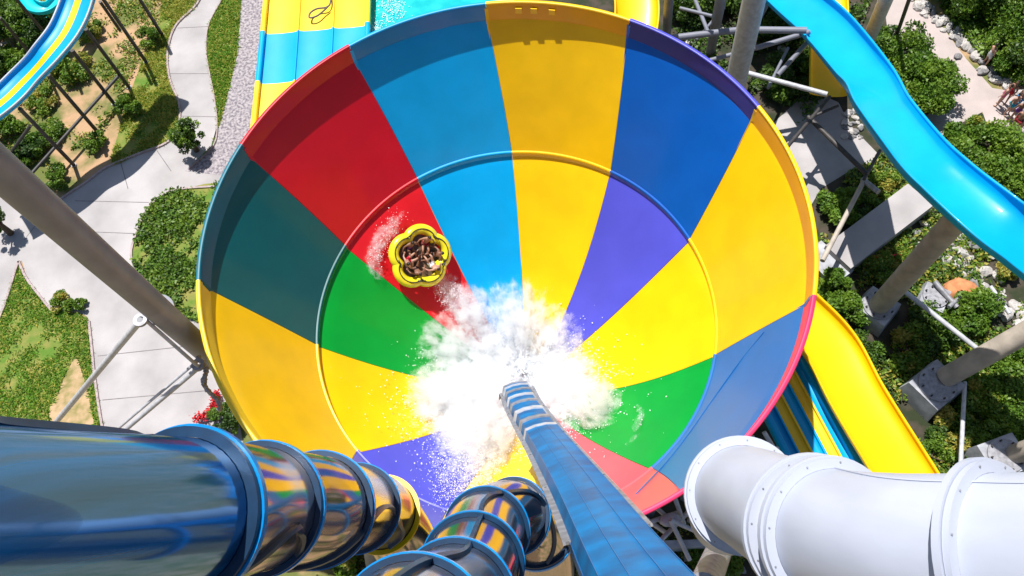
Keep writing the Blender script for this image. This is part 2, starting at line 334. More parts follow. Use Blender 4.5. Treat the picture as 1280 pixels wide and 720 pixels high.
# ------------------------------------------------------------------ the bowl
AZ = [  # azimuth of the upper edge of each sector at rim, ring, hole; colours: rim band, outer panel, inner panel
 ((150.3, 146.6, 144), 'red', 'red', 'bright_red'), ((117.8, 114.7, 116), 'mid_blue', 'light_blue', 'light_blue'), ((86.2, 83.1, 80), 'orange', 'yellow', 'yellow'),
 ((54, 50.6, 42), 'deep_purple', 'blue', 'purple'), ((19.5, 16.7, 16.5), 'orange', 'yellow', 'yellow'), ((-23.4, -21, -33), 'pink', 'slate_blue', 'green'),
 ((-66, -58.5, -63), 'pink', 'salmon', 'salmon'), ((-82, -84, -88), 'yellow', 'light_yellow', 'light_yellow'), ((-108, -115, -113.5), 'yellow', 'purple', 'purple'),
 ((-124, -145, -140), 'light_yellow', 'yellow', 'yellow'), ((-178.3, -180, -174), 'teal_blue', 'teal', 'green')]
RIM_Z = 17.0
bowl = empty('funnel_slide', (0, 0, 0), 'giant multicoloured fibreglass funnel slide with bright radial panels and white water at its heart', 'water slide')
NS = len(AZ)
ZR, ZH, CY1, CY2, ZW = -6.3, -13.4, -.95, -1.75, -.95
def cy(z):          # the funnel leans: its ring and outlet sit nearer the tower than its rim
    if z > ZW: return 0.0
    if z > ZR: return CY1 * (z - ZW) / (ZR - ZW)
    return CY1 + (CY2 - CY1) * min(1.2, (z - ZR) / (ZH - ZR))
def azl(k, lev):
    a = AZ[k][0][lev]; b = AZ[(k + 1) % NS][0][lev]
    while b > a: b -= 360
    return a, b
def lerp(a, b, t): return a + (b - a) * t
def sector(k, prof, mname, name, lev0, lev1, gap=.012, th=.06, nseg=None):
    """prof: (r, z, t) rows; t blends the boundary azimuth from lev0 to lev1. Closed shell with thickness below."""
    a0, b0 = azl(k, lev0); a1, b1 = azl(k, lev1); nseg = nseg or max(6, int(abs(b0 - a0) / 1.5)); mb = MB(); n = len(prof)
    for lay in (0, 1):
        for i, (r, z, t) in enumerate(prof):
            p0 = prof[max(i-1, 0)]; p1 = prof[min(i+1, n-1)]; nx, nz = (p1[1] - p0[1]), -(p1[0] - p0[0]); ln = math.hypot(nx, nz); nx, nz = nx / ln, nz / ln
            if nx < 0: nx, nz = -nx, -nz      # outward
            A = lerp(a0, a1, t); B = lerp(b0, b1, t); g = math.degrees(gap / max(r, .5))
            if A < B: B -= 360
            for j in range(nseg + 1):
                a = R(lerp(A - g, B + g, j / nseg)); rr = r + lay * nx * th; zz = z + lay * nz * th
                mb.v.append((rr * math.cos(a), rr * math.sin(a) + cy(zz), zz + RIM_Z))
    S = nseg + 1; off = n * S
    for i in range(n - 1):
        for j in range(nseg):
            q = (i*S + j, i*S + j + 1, (i+1)*S + j + 1, (i+1)*S + j)
            mb.face(q, mname); mb.face([off + x for x in q][::-1], mname)
    for i in range(n - 1):
        for j in (0, nseg):
            q = (i*S + j, (i+1)*S + j, off + (i+1)*S + j, off + i*S + j); mb.face(q if j == 0 else q[::-1], mname)
    for i in (0, n - 1):
        for j in range(nseg):
            q = (i*S + j, i*S + j + 1, off + i*S + j + 1, off + i*S + j); mb.face(q[::-1] if i == 0 else q, mname)
    return part(mb, name, bowl, 35)
RO, RI, RH = 11.90, 9.18, 1.25
outer = [(RO + .035, ZW + .02, 0)] + [(lerp(RO, RI, t) - .18 * math.sin(math.pi * t) * 0, lerp(ZW - .03, ZR, t), t) for t in [i / 10 for i in range(11)]]
inner = [(RI + .0, ZR - .04, 0), (RI - .035, ZR - .12, 0), (RI - .06, ZR - .30, 0)] + [(lerp(RI - .14, RH, t), lerp(ZR - .36, ZH, t) - 0.4 * math.sin(math.pi * t), t) for t in [i / 14 for i in range(15)]]
for k in range(NS):
    rimp = [(12.06, .0, 0), (12.0, -.02, 0), (11.96, -.12, 0), (11.95, -.86, 0), (11.92, -.96, 0)]
    sector(k, rimp, AZ[k][1], 'rim_segment', 0, 0, th=.07)
    sector(k, outer, AZ[k][2], 'outer_panel', 0, 1)
    sector(k, inner, AZ[k][3], 'inner_panel', 1, 2)
    # lip between the rings and rolled edge on the rim, with the panel flanges outside
    a, b = azl(k, 1); mb = MB(); a0, b0 = azl(k, 1)
    pts = [Vector(((RI - .02) * math.cos(R(lerp(a, b, j / 30))), (RI - .02) * math.sin(R(lerp(a, b, j / 30))) + cy(ZR), RIM_Z + ZR - .01)) for j in range(31)]
    mb.sweep(pts, [(-.07, -.10), (.07, -.10), (.075, 0), (.04, .04), (-.04, .04), (-.075, 0)], AZ[k][2] if AZ[k][2] not in ('teal',) else 'teal'); part(mb, 'ring_lip', bowl)
    a, b = azl(k, 0); mb = MB()
    pts = [Vector((12.05 * math.cos(R(lerp(a, b, j / 40))), 12.05 * math.sin(R(lerp(a, b, j / 40))), RIM_Z + .02)) for j in range(41)]
    mb.sweep(pts, [(.09 * math.cos(x), .06 * math.sin(x)) for x in [i * math.pi / 4 for i in range(8)]], {'deep_purple': 'purple', 'orange': 'yellow', 'mid_blue': 'light_blue'}.get(AZ[k][1], AZ[k][1])); part(mb, 'rim_edge', bowl)
    mb = MB(); A, A1 = R(AZ[k][0][0]), R(AZ[k][0][1])
    def rp_(a, r, z): return Vector((r * math.cos(a), r * math.sin(a) + cy(z), RIM_Z + z))
    mb.sweep([rp_(A, 12.0, -.2), rp_(A, 11.98, -.95), rp_((A+A1)/2, 10.7, -3.6), rp_(A1, RI + .18, ZR)], [(-.08, -.06), (.08, -.06), (.08, .06), (-.08, .06)], AZ[k][2]); part(mb, 'panel_flange', bowl)
mb = MB(); mb.ring((0, cy(ZH), RIM_Z + ZH - .4), (0, 0, 1), RH - .02, RH + .25, .8, 'cyan'); part(mb, 'drain_collar', bowl)
mb = MB(); mb.ring((0, cy(ZR), RIM_Z + ZR - .5), (0, 0, 1), RI + .25, RI + .55, .3, 'steel', seg=64); part(mb, 'ring_beam', bowl)
for k in range(10):
    a = R(18 + 36 * k); mb = MB(); x, y = math.cos(a), math.sin(a)
    mb.tube([(x * 9.6, y * 9.6 + CY1, 0), (x * 9.6, y * 9.6 + CY1, RIM_Z + ZR - .6)], .28, 'grey_paint', 16); part(mb, 'leg', bowl)
# small notched brackets under the far rim
for px in (648, 667, 690):
    p = P(px, 14, RIM_Z - .3); a = math.atan2(p.y, p.x); mb = MB()
    rot = Matrix.Rotation(a, 3, 'Z'); mb.box((11.86 * math.cos(a), 11.86 * math.sin(a), RIM_Z - .35), (.05, .3, .30), 'yellow', rot); part(mb, 'bracket', bowl, 30)

def bowl_r(z):  # radius of the inner surface at a height relative to the rim
    if z > ZR: return lerp(RO, RI, max(0, (z - ZW) / (ZR - ZW)))
    return lerp(RI - .12, RH, (z - ZR) / (ZH - ZR))
def Pcone(px, py):
    r = ray(px, py); t = 27.0
    while t < 60:
        p = CAM + r * t; z = p.z - RIM_Z
        if z < 0 and math.hypot(p.x, p.y - cy(z)) > bowl_r(z): return p
        t += .05
    return P(px, py, 2)
def cone_normal(p):
    z = p.z - RIM_Z; d = Vector((p.x, p.y - cy(z), 0)).normalized(); k = CY2 - CY1 if z < ZR else CY1
    run, drop = (RI - RH, ZR - ZH) if z < ZR else (RO - RI, ZW - ZR)
    run -= d.y * k
    s = math.atan2(drop, run)
    return Vector((-d.x * math.sin(s), -d.y * math.sin(s), math.cos(s)))

for pxs in (((955, 415), (925, 452), (880, 515), (838, 572), (795, 618)), ):  # thin strip drawn in place of the chute's reflection on the panel
    mb = MB(); pts = [Pcone(*q) + cone_normal(Pcone(*q)) * .012 for q in pxs]; mb.tube(spline(pts, 6), .022, 'slate_blue' if pxs[0][0] > 790 else ('orange' if pxs[0][0] == 690 else 'red'), 6); part(mb, 'reflection_strip', bowl)
# ------------------------------------------------------------------ water in the bowl
def surf(az, r):
    t = (RI - .12 - r) / (RI - .12 - RH); z = lerp(ZR - .34, ZH, t) - 0.4 * math.sin(math.pi * max(0, min(1, t)))
    return Vector((r * math.cos(az), r * math.sin(az) + cy(z), RIM_Z + z))
fo = [ (655,400),(690,425),(725,440),(760,505),(740,525),(700,540),(665,560),(640,560),(622,590),(595,625),(565,612),(545,590),(535,545),(510,525),(515,495),(530,455),(560,440),(600,425),(630,410)]
edge = []
for x, y in fo:
    p = Pcone(x, y); zc = cy(p.z - RIM_Z); edge.append((math.atan2(p.y - zc, p.x), math.hypot(p.x, p.y - zc)))
edge.sort()
def rmax(a):
    while a > math.pi: a -= 2 * math.pi
    while a < -math.pi: a += 2 * math.pi
    e = [(edge[-1][0] - 2 * math.pi, edge[-1][1])] + edge + [(edge[0][0] + 2 * math.pi, edge[0][1])]
    for i in range(len(e) - 1):
        if e[i][0] <= a <= e[i+1][0]: return lerp(e[i][1], e[i+1][1], (a - e[i][0]) / (e[i+1][0] - e[i][0] + 1e-9))
    return 3
wr = random.Random(3)
# heaped foam: a lumpy mound of churned water
mb = MB(); mb.at = []; na, nr = 120, 40
for i in range(nr + 1):
    for j in range(na):
        a = 2 * math.pi * j / na; rm = rmax(a) * 1.12; t = i / nr; r = .05 + rm * t
        p = surf(a, max(r, RH)) if r > RH else Vector((r * math.cos(a), r * math.sin(a) + cy(ZH), surf(a, RH).z))
        h = 1.7 * (1 - t) ** 1.1 * (1 + .35 * math.sin(7 * a + 9 * t) * math.sin(11 * t + 2 * a)) + .10
        nrm = cone_normal(p); p = p + Vector((0, 0, 1)) * h * .8 + nrm * .06 + Vector((wr.uniform(-.05, .05), wr.uniform(-.05, .05), wr.uniform(-.06, .06))) * (1 - t * .5)
        mb.v.append(tuple(p)); mb.at.append(1.0 - .62 * max(0, (t - .30) / .70) ** 1.2)
for i in range(nr):
    for j in range(na): mb.face((i*na + j, i*na + (j+1) % na, (i+1)*na + (j+1) % na, (i+1)*na + j)[::-1], 'foam')
tag(mb.build('foam', None, 180), 'churning white foam filling the bottom of the multicoloured funnel', 'water', kind='stuff')
# droplets thrown up round the hole
mb = MB()
def droplet(p, s):
    mb.ico(p, s, 'drop', 0, .25, rnd=wr)
for i in range(9000):
    a = wr.uniform(-math.pi, math.pi); rm = rmax(a); t = abs(wr.gauss(.0, .60)); t = t if wr.random() < .6 else wr.uniform(.45, 1.12) + wr.gauss(0, .08)
    r = max(.1, rm * t); p = surf(a, max(r, RH)) if r > RH else Vector((r * math.cos(a), r * math.sin(a) + cy(ZH), surf(a, RH).z))
    h = abs(wr.gauss(0, 1.0)) * (1.5 - t) * .9
    droplet(p + Vector((0, 0, .1 + h)), wr.choice((.014, .02, .028, .038)))
# plume falling towards the near side
for i in range(5000):
    t = wr.random(); x = lerp(600, 575, t) + wr.gauss(0, 26 - 8 * t); y = lerp(500, 640, t ** 1.1) + wr.gauss(0, 9)
    p = Pcone(x, y); droplet(p + cone_normal(p) * abs(wr.gauss(.1, .5)) + Vector((0, 0, .05)), wr.choice((.012, .018, .026)) * (1.2 - .4 * t))
# fine spray behind the raft and in the two arching sheets
def band(pxs, n, wd, h):
    pl = spline([Vector((x, y, 0)) for x, y in pxs], 20)
    for i in range(n):
        q = wr.choice(pl); p = Pcone(q.x + wr.gauss(0, wd), q.y + wr.gauss(0, wd)); droplet(p + cone_normal(p) * abs(wr.gauss(0, h)) + Vector((0, 0, .05)), wr.choice((.012, .018, .026)))
band([(548, 360), (575, 368), (605, 400), (632, 440)], 900, 5, .3)
band([(550, 370), (575, 405), (600, 430)], 350, 5, .2)
band([(496, 268), (480, 300), (466, 325)], 260, 6, .1)
tag(mb.build('water_splash'), 'white droplets splashing up around the funnel outlet', 'water', kind='stuff')
# airborne mist over the outlet: scattering volume shaped by several overlapping puffs, streaked away from the hole
def mist(puffs, org):
    m = bpy.data.materials.new('water_mist'); m.use_nodes = True; n = m.node_tree.nodes; l = m.node_tree.links
    for x in list(n): n.remove(x)
    out = n.new('ShaderNodeOutputMaterial'); pv = n.new('ShaderNodeVolumePrincipled'); l.new(pv.outputs[0], out.inputs['Volume'])
    pv.inputs['Color'].default_value = (.955, .98, 1, 1); pv.inputs['Anisotropy'].default_value = .15
    geo = n.new('ShaderNodeTexCoord'); pos = geo.outputs['Object']
    def vm(op, a, b=None):
        x = n.new('ShaderNodeVectorMath'); x.operation = op; l.new(a, x.inputs[0])
        if b is not None:
            if isinstance(b, (tuple, Vector)): x.inputs[1].default_value = tuple(b)
            else: l.new(b, x.inputs[1])
        return x
    def mm(op, a, b=None, c=None):
        x = n.new('ShaderNodeMath'); x.operation = op
        for i, q in enumerate((a, b, c)):
            if q is None: continue
            if isinstance(q, (int, float)): x.inputs[i].default_value = q
            else: l.new(q, x.inputs[i])
        return x.outputs[0]
    rel_ = vm('SUBTRACT', pos, org).outputs[0]; nrm = vm('NORMALIZE', rel_).outputs[0]
    a = vm('SCALE', nrm); a.inputs['Scale'].default_value = 3.2; b = vm('SCALE', rel_); b.inputs['Scale'].default_value = .55
    co = vm('ADD', a.outputs[0], b.outputs[0]).outputs[0]
    n1 = n.new('ShaderNodeTexNoise'); n1.inputs['Scale'].default_value = 2.4; n1.inputs['Detail'].default_value = 6; n1.inputs['Roughness'].default_value = .68; l.new(co, n1.inputs['Vector'])
    n2 = n.new('ShaderNodeTexNoise'); n2.inputs['Scale'].default_value = 1.7; n2.inputs['Detail'].default_value = 7; n2.inputs['Roughness'].default_value = .7; l.new(pos, n2.inputs['Vector'])
    ns = mm('ADD', n1.outputs[0], n2.outputs[0])                      # about 1.0 on average
    tot = None
    for c, rad, wt in puffs:
        d = vm('DISTANCE', pos, c).outputs['Value']; e = mm('SUBTRACT', 1.0, mm('DIVIDE', d, rad)); f = mm('MINIMUM', mm('MULTIPLY', e, wt), mm('MULTIPLY', e, 3.0)); f = mm('MAXIMUM', f, -2.5); tot = f if tot is None else mm('MAXIMUM', tot, f)
    v = mm('ADD', tot, mm('MULTIPLY', mm('SUBTRACT', ns, 1.0), 3.4)); v = mm('MAXIMUM', mm('MINIMUM', v, 1.2), 0.0)
    l.new(mm('MULTIPLY', mm('POWER', v, 1.5), 11.0), pv.inputs['Density']); return m
def pf(x, y, up, rad, wt): p = Pcone(x, y); return (tuple(p + Vector((0, 0, up))), rad, wt)
puffs = [pf(645, 492, .3, 2.1, 2.3), pf(598, 502, .4, 2.4, 2.0), pf(556, 500, .4, 1.8, 1.1), pf(592, 545, .5, 1.9, 1.3), pf(578, 605, .4, 1.7, .95), pf(705, 490, .4, 2.0, 1.35), pf(745, 508, .3, 1.2, .7), pf(612, 440, .3, 1.9, .60), pf(562, 435, .3, 1.6, .50), pf(645, 402, .25, 2.0, .50), pf(692, 425, .25, 1.6, .46), pf(590, 390, .2, 1.3, .50)]
org = Vector((0, cy(ZH), RIM_Z + ZH))
M['mist'] = mist(puffs, org)
mb = MB(); mb.ico((-.6, -2.6, 6.2), 1.0, 'mist', 3, 0, (5.6, 6.2, 4.6)); tag(mb.build('water_mist', None, 180), 'fine white mist hanging over the outlet of the funnel', 'water', kind='stuff')
# streaks on the wet panels
def streak(pxs, wd, n, name, label, base=.42):
    mb = MB(); mb.at = []; pl = spline([Vector((x, y, 0)) for x, y in pxs], 8); L = len(pl)
    for i, q in enumerate(pl):
        t = (pl[min(i+1, L-1)] - pl[max(i-1, 0)]).normalized(); s = Vector((-t.y, t.x, 0))
        for j in range(9):
            u = j / 4 - 1; p = Pcone(q.x + s.x * wd * u, q.y + s.y * wd * u); mb.v.append(tuple(p + cone_normal(p) * .05)); mb.at.append(base - .35 * u * u - .3 * (abs(i / L - .5) * 2) ** 3)
    for i in range(L - 1):
        for j in range(8): k = i * 9 + j; mb.face((k, k + 1, k + 10, k + 9), 'foam', ((i * .2, j / 8), (i * .2, (j+1) / 8), ((i+1) * .2, (j+1) / 8), ((i+1) * .2, j / 8)))
    return tag(mb.build(name, None, 180), label, 'water', kind='stuff')
streak([(505, 262), (488, 285), (474, 300), (466, 330), (478, 350)], 13, 1, 'foam_trail', 'foamy wash behind the yellow raft', .75)
streak([(540, 348), (560, 362), (585, 385), (610, 415), (632, 445)], 20, 1, 'foam_trail', 'foamy wash between the yellow raft and the outlet', .8)
streak([(785, 505), (800, 515), (795, 540), (782, 562)], 9, 1, 'foam_trail', 'thin white trickle on the right green panel', .6)
#PART2
# ------------------------------------------------------------------ people
def skin_mesh(joints, edges, radii, root):
    """one continuous tapered surface grown round a skeleton"""
    me = bpy.data.meshes.new('tmp'); names = list(joints); me.from_pydata([joints[k] for k in names], [(names.index(a), names.index(b)) for a, b in edges], [])
    o = bpy.data.objects.new('tmp', me); col.objects.link(o); md = o.modifiers.new('s', 'SKIN'); md.use_smooth_shade = True
    lay = me.skin_vertices[0].data if me.skin_vertices else None
    if lay is None:
        bm = bmesh.new(); bm.from_mesh(me); bm.verts.layers.skin.verify(); bm.to_mesh(me); bm.free(); lay = me.skin_vertices[0].data
    for i, k in enumerate(names):
        r = radii[k]; lay[i].radius = r if isinstance(r, tuple) else (r, r); lay[i].use_root = (k == root)
    ss = o.modifiers.new('u', 'SUBSURF'); ss.levels = 1; ss.render_levels = 1
    dg = bpy.context.evaluated_depsgraph_get(); ev = o.evaluated_get(dg); m2 = ev.to_mesh()
    vs = [tuple(v.co) for v in m2.vertices]; fs = [tuple(p.vertices) for p in m2.polygons]
    ev.to_mesh_clear(); bpy.data.objects.remove(o); bpy.data.meshes.remove(me); return vs, fs
def basej(seated):
    J = {}
    if seated:
        J = dict(pelvis=(0, 0, .12), belly=(-.06, 0, .28), chest=(-.16, 0, .45), neck=(-.20, 0, .60), head0=(-.20, 0, .66))
        for s, n in ((1, 'l'), (-1, 'r')):
            J.update({n+'sh': (-.17, s*.18, .54), n+'el': (-.10, s*.36, .38), n+'wr': (.05, s*.44, .28), n+'hip': (.03, s*.10, .10), n+'kn': (.40, s*.15, .34), n+'an': (.66, s*.12, .06), n+'toe': (.80, s*.13, .10)})
    else:
        J = dict(pelvis=(0, 0, .92), belly=(0, 0, 1.08), chest=(.0, 0, 1.30), neck=(.0, 0, 1.48), head0=(.0, 0, 1.54))
        for s, n in ((1, 'l'), (-1, 'r')):
            J.update({n+'sh': (.0, s*.18, 1.40), n+'el': (-.02, s*.24, 1.12), n+'wr': (.12, s*.22, .90), n+'hip': (0, s*.10, .88), n+'kn': (.03, s*.11, .48), n+'an': (-.01, s*.12, .07), n+'toe': (.15, s*.14, .03)})
    E = [('pelvis', 'belly'), ('belly', 'chest'), ('chest', 'neck'), ('neck', 'head0')]; RR = dict(pelvis=(.15, .12), belly=(.13, .10), chest=(.16, .11), neck=.055, head0=.05)
    for n in 'lr':
        E += [('chest', n+'sh'), (n+'sh', n+'el'), (n+'el', n+'wr'), ('pelvis', n+'hip'), (n+'hip', n+'kn'), (n+'kn', n+'an'), (n+'an', n+'toe')]
        RR.update({n+'sh': .06, n+'el': .042, n+'wr': .028, n+'hip': .09, n+'kn': .058, n+'an': .04, n+'toe': .03})
    return J, E, RR
def person(xf, seated, sk, suit, label, group, root_loc, female=False, turn=0.0):
    J, E, RR = basej(seated); vs, fs = skin_mesh(J, E, RR, 'pelvis')
    root = empty('person', root_loc, label, 'person', group)
    mb = MB(); skn = 'skin%d' % sk
    def add(vs, fs, m):
        b = len(mb.v); mb.v.extend(tuple(xf @ Vector(v)) for v in vs)
        for f in fs: mb.face([b + i for i in f], m)
    add(vs, fs, skn)
    h = Vector(J['head0']) + Vector((0.0, 0, .12)); q = Matrix.Rotation(turn, 3, 'Z')
    hv = []
    for v in ICO[3][0]:
        p = Vector((v[0] * .095, v[1] * .075, v[2] * .115))
        if v[2] < -.2: p.x *= 1 + .05; p.y *= .85 + .15 * (1 + v[2])
        if v[0] > .9 and -.25 < v[2] < .15: p.x += .018      # nose
        if v[0] > .6 and -.65 < v[2] < -.35: p.x += .006     # lips and chin
        hv.append(h + q @ p)
    add(hv, ICO[3][1], skn)
    for s in (-1, 1):
        add([h + q @ Vector((.086 + a * .008, s * .032 + b_ * .014, .015 + c * .008)) for a, b_, c in ICO[1][0]], ICO[1][1], 'eye')
        add([h + q @ Vector((-.005 + a * .018, s * .076 + b_ * .008, -.005 + c * .028)) for a, b_, c in ICO[1][0]], ICO[1][1], skn)
    add([h + q @ Vector((.092 + a * .006, b_ * .022, -.050 + c * .006)) for a, b_, c in ICO[1][0]], ICO[1][1], 'suit_dark_red')
    for n, s in (('l', 1), ('r', -1)):                        # hands: palm, four curled fingers and a thumb
        wv, el = Vector(J[n+'wr']), Vector(J[n+'el']); d = (wv - el).normalized(); sd = d.cross(Vector((0, 0, 1))).normalized(); nn = sd.cross(d)
        pv = [wv + d * (.045 + .055 * a) + sd * (.040 * b_) + nn * (.016 * c) for a, b_, c in ICO[2][0]]; add(pv, ICO[2][1], skn)
        for i, L in enumerate((.065, .075, .07, .055)):
            b0 = wv + d * .085 + sd * (-.030 + .020 * i); t = MB(); t.tube([b0, b0 + d * L * .5 - nn * .006, b0 + d * L * .8 - nn * .026, b0 + d * L * .85 - nn * .045], .0085, skn, 6, scales=[1, 1, .9, .7]); add([Vector(v) for v in t.v], t.f, skn)
        b0 = wv + d * .03 + sd * (.03 * s); t = MB(); t.tube([b0, b0 + d * .03 + sd * .025 * s, b0 + d * .06 + sd * .03 * s - nn * .01], .010, skn, 6, scales=[1, 1, .75]); add([Vector(v) for v in t.v], t.f, skn)
    part(mb, 'body', root, 180)
    hb = MB(); b = 0
    for v in ICO[3][0]:
        p = Vector((v[0] * .102 - .012, v[1] * .088, v[2] * .124 + .006))
        hb.v.append(tuple(xf @ (h + q @ p)))
    for f in ICO[3][1]:
        c = sum((Vector(ICO[3][0][i]) for i in f), Vector()) / 3
        if c.z > .30 + .55 * max(0, c.x) or (c.x < -.05 and c.z > (-.9 if female else -.35)): hb.face(f, 'hair')
    part(hb, 'hair', root, 180)
    SJ = {k: J[k] for k in ('pelvis', 'lhip', 'rhip')}; SE = [('pelvis', 'lhip'), ('pelvis', 'rhip')]; SR = dict(pelvis=(.165, .135), lhip=.105, rhip=.105)
    for n in 'lr':
        SJ[n+'th'] = tuple(Vector(J[n+'hip']).lerp(Vector(J[n+'kn']), .55 if not female else .18)); SE.append((n+'hip', n+'th')); SR[n+'th'] = .088
    if female or suit in ('suit_white', 'suit_purple', 'suit_red'):
        SJ['belly'] = J['belly']; SJ['chest'] = J['chest']; SE += [('pelvis', 'belly'), ('belly', 'chest')]; SR['belly'] = (.142, .112); SR['chest'] = (.165, .125)
    v2, f2 = skin_mesh(SJ, SE, SR, 'pelvis'); cb = MB(); cb.v = [tuple(xf @ Vector(v)) for v in v2]
    for f in f2: cb.face(f, suit)
    part(cb, 'swimsuit' if female else 'shorts', root, 180)
    return root

# raft on the red panel, lying in the slope of the funnel
rc = Pcone(522, 321); rn = cone_normal(rc); rx = Vector((1, 0, 0)) - rn * rn.x; rx.normalize(); ry = rn.cross(rx)
RF = Matrix.Translation(rc + rn * .10) @ Matrix((rx, ry, rn)).transposed().to_4x4() @ Matrix.Rotation(R(8), 4, 'Z') @ Matrix.Scale(1.2, 4)
raft = empty('raft', rc, 'round yellow inflatable raft with scalloped sides spinning on the red panel', 'raft')
NL = 5; mb = MB(); pts = []
for i in range(121):
    th = 2 * math.pi * i / 120; rr = .93 + .25 * abs(math.cos(NL / 2 * th)) ** .6 + .03 * math.sin(2 * th + 1); pts.append(Vector((rr * math.cos(th), rr * math.sin(th), .26)))
mb.tube(pts, .225, 'raft', 16, caps=False); mb.v = [tuple(RF @ Vector(v)) for v in mb.v]; part(mb, 'outer_tube', raft, 80)
mb = MB(); mb.tube([(1.0 * p.x, 1.0 * p.y, .495 if i % 24 > 3 else .48) for i, p in enumerate(pts)], .022, 'raft_dark', 6, caps=False); mb.v = [tuple(RF @ Vector(v)) for v in mb.v]; part(mb, 'trim_rope', raft, 80)
mb = MB(); n = 60; mb.v = [tuple(RF @ Vector((0, 0, .12)))] + [tuple(RF @ Vector((.95 * math.cos(2*math.pi*i/n), .95 * math.sin(2*math.pi*i/n), .10))) for i in range(n)]
for i in range(n): mb.face((0, 1 + i, 1 + (i + 1) % n), 'raft_floor')
part(mb, 'floor', raft, 40)
for i in range(NL):
    a = 2 * math.pi * (i + .5) / NL
    mb = MB(); mb.tube([(1.02 * math.cos(a + d), 1.02 * math.sin(a + d), .50 + .09 * math.cos(d * 9)) for d in (-.16, -.08, 0, .08, .16)], .026, 'raft_dark', 6); mb.v = [tuple(RF @ Vector(v)) for v in mb.v]; part(mb, 'handle', raft, 80)
riders = [(0, 1, 'suit_black', False, 'rider in black shorts on the side of the yellow raft nearest the light blue panel'), (1, 0, 'suit_dark_red', False, 'rider in dark red shorts on the uphill right side of the yellow raft'),
          (2, 1, 'suit_purple', True, 'rider in purple swimwear on the uphill left side of the yellow raft'), (3, 2, 'suit_red', False, 'rider in a red top in the yellow raft near the foamy wash'), (4, 1, 'suit_black', True, 'rider in a black swimsuit in the yellow raft nearest the green panel'), (5, 2, 'suit_white', False, 'rider in a white shirt on the downhill side of the yellow raft')]
rr_ = random.Random(21)
for i, sk, su, fe, lb in riders:
    a = 2 * math.pi * i / 6 + rr_.uniform(-.22, .22); xf = RF @ Matrix.Rotation(a, 4, 'Z') @ Matrix.Translation((.62 + rr_.uniform(-.06, .06), 0, .06 + .05 * (i % 2))) @ Matrix.Rotation(math.pi + rr_.uniform(-.5, .5), 4, 'Z') @ Matrix.Scale(.86, 4)
    person(xf, True, sk, su, lb, 'riders in the yellow raft', xf @ Vector((0, 0, 0)), female=fe, turn=rr_.uniform(-.6, .6))
guests = [((1246, 132), 2, 'suit_pink', True, 'person in a pink swimsuit at the left end of the group on the pinkish path'), ((1254, 128), 1, 'suit_red', False, 'person in a red shirt standing beside the pale rocks by the path'),
          ((1257, 143), 2, 'suit_cyan', False, 'person in bright cyan shorts in the middle of the group on the path'), ((1266, 136), 0, 'suit_blue', False, 'person in blue shorts nearest the green trees on the path'),
          ((1263, 152), 1, 'suit_purple', True, 'person in a purple swimsuit in the middle of the group on the path'), ((1275, 150), 2, 'suit_cyan', True, 'person in a cyan swimsuit at the right edge of the group on the path'),
          ((1264, 163), 0, 'suit_dark_red', False, 'person in dark red shorts at the near end of the group on the path'), ((1272, 163), 0, 'suit_blue', True, 'person in a blue swimsuit at the near end of the group on the path'),
          ((1229, 82), 2, 'suit_white', False, 'person in white clothes standing alone among the pale rocks')]
for i, (px, sk, su, fe, lb) in enumerate(guests):
    g = P(*px, .015); xf = Matrix.Translation(g) @ Matrix.Rotation(2.2 + i * 1.3, 4, 'Z') @ Matrix.Scale(1.2, 4)
    person(xf, False, sk, su, lb, 'people standing on the path' if i < 8 else None, g, fe, turn=.4 * math.sin(i))

# ------------------------------------------------------------------ flumes overhead
def C3(x, y, z): return CAM + Mw @ Vector((x, -y, -z))       # right, down, ahead of the tower platform
def flanged_tube(name, label, path, rad, flanges, body, fmat, fdark, fr, bolts=0, boltm='steel', fw=.10, seg=48, body2=None):
    pl = spline(path, 14); root = empty(name, pl[0], label, 'water slide')
    cuts = [int(f * 14) for f in flanges]; last = 0; mats = body
    for a, b in zip([0] + cuts, cuts + [len(pl) - 1]):
        if b - a < 1: continue
        mb = MB(); mb.hollow(pl, rad, .035, body2 if body2 and a >= cuts[1] else mats, seg, rg=(a, b)); part(mb, 'tube_section', root, 60)
    fr0 = fr
    for ci, c in enumerate(cuts):
        fr = fr0 * (1.5 if body2 and ci == 1 else 1)
        ax = (pl[min(c+1, len(pl)-1)] - pl[c-1]).normalized()
        mb = MB(); mb.ring(pl[c] - ax * fw * .30, ax, rad + .004, rad + fr * .80, fw * .5, fdark); mb.ring(pl[c] + ax * fw * .30, ax, rad + .004, rad + fr, fw * .55, fmat)
        fo_ = part(mb, 'flange', root, 40)
        if bolts:
            u = ax.orthogonal().normalized(); v = ax.cross(u)
            for j in range(bolts):
                t = 2 * math.pi * j / bolts; q = pl[c] + (u * math.cos(t) + v * math.sin(t)) * (rad + fr * .55)
                bb = MB(); bb.tube([q - ax * fw * .5, q - ax * (fw * .5 + .02)], .012, boltm, 6); o = bb.build('bolt', None, 40); o.parent = fo_
    return root, pl
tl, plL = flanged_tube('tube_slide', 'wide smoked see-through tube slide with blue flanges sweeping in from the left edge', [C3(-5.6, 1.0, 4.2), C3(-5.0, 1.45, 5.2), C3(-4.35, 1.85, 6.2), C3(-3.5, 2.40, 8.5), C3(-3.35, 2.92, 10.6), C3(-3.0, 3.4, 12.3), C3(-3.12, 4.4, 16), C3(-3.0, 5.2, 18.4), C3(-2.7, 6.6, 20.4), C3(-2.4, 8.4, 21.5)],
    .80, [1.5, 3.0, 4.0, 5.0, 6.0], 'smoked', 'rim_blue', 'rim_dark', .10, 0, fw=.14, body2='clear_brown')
mb = MB(); ax = (plL[99] - plL[97]).normalized(); mb.ring(plL[98], ax, .805, .91, .08, 'yellow'); part(mb, 'end_flange', tl, 40, 'yellow end flange')
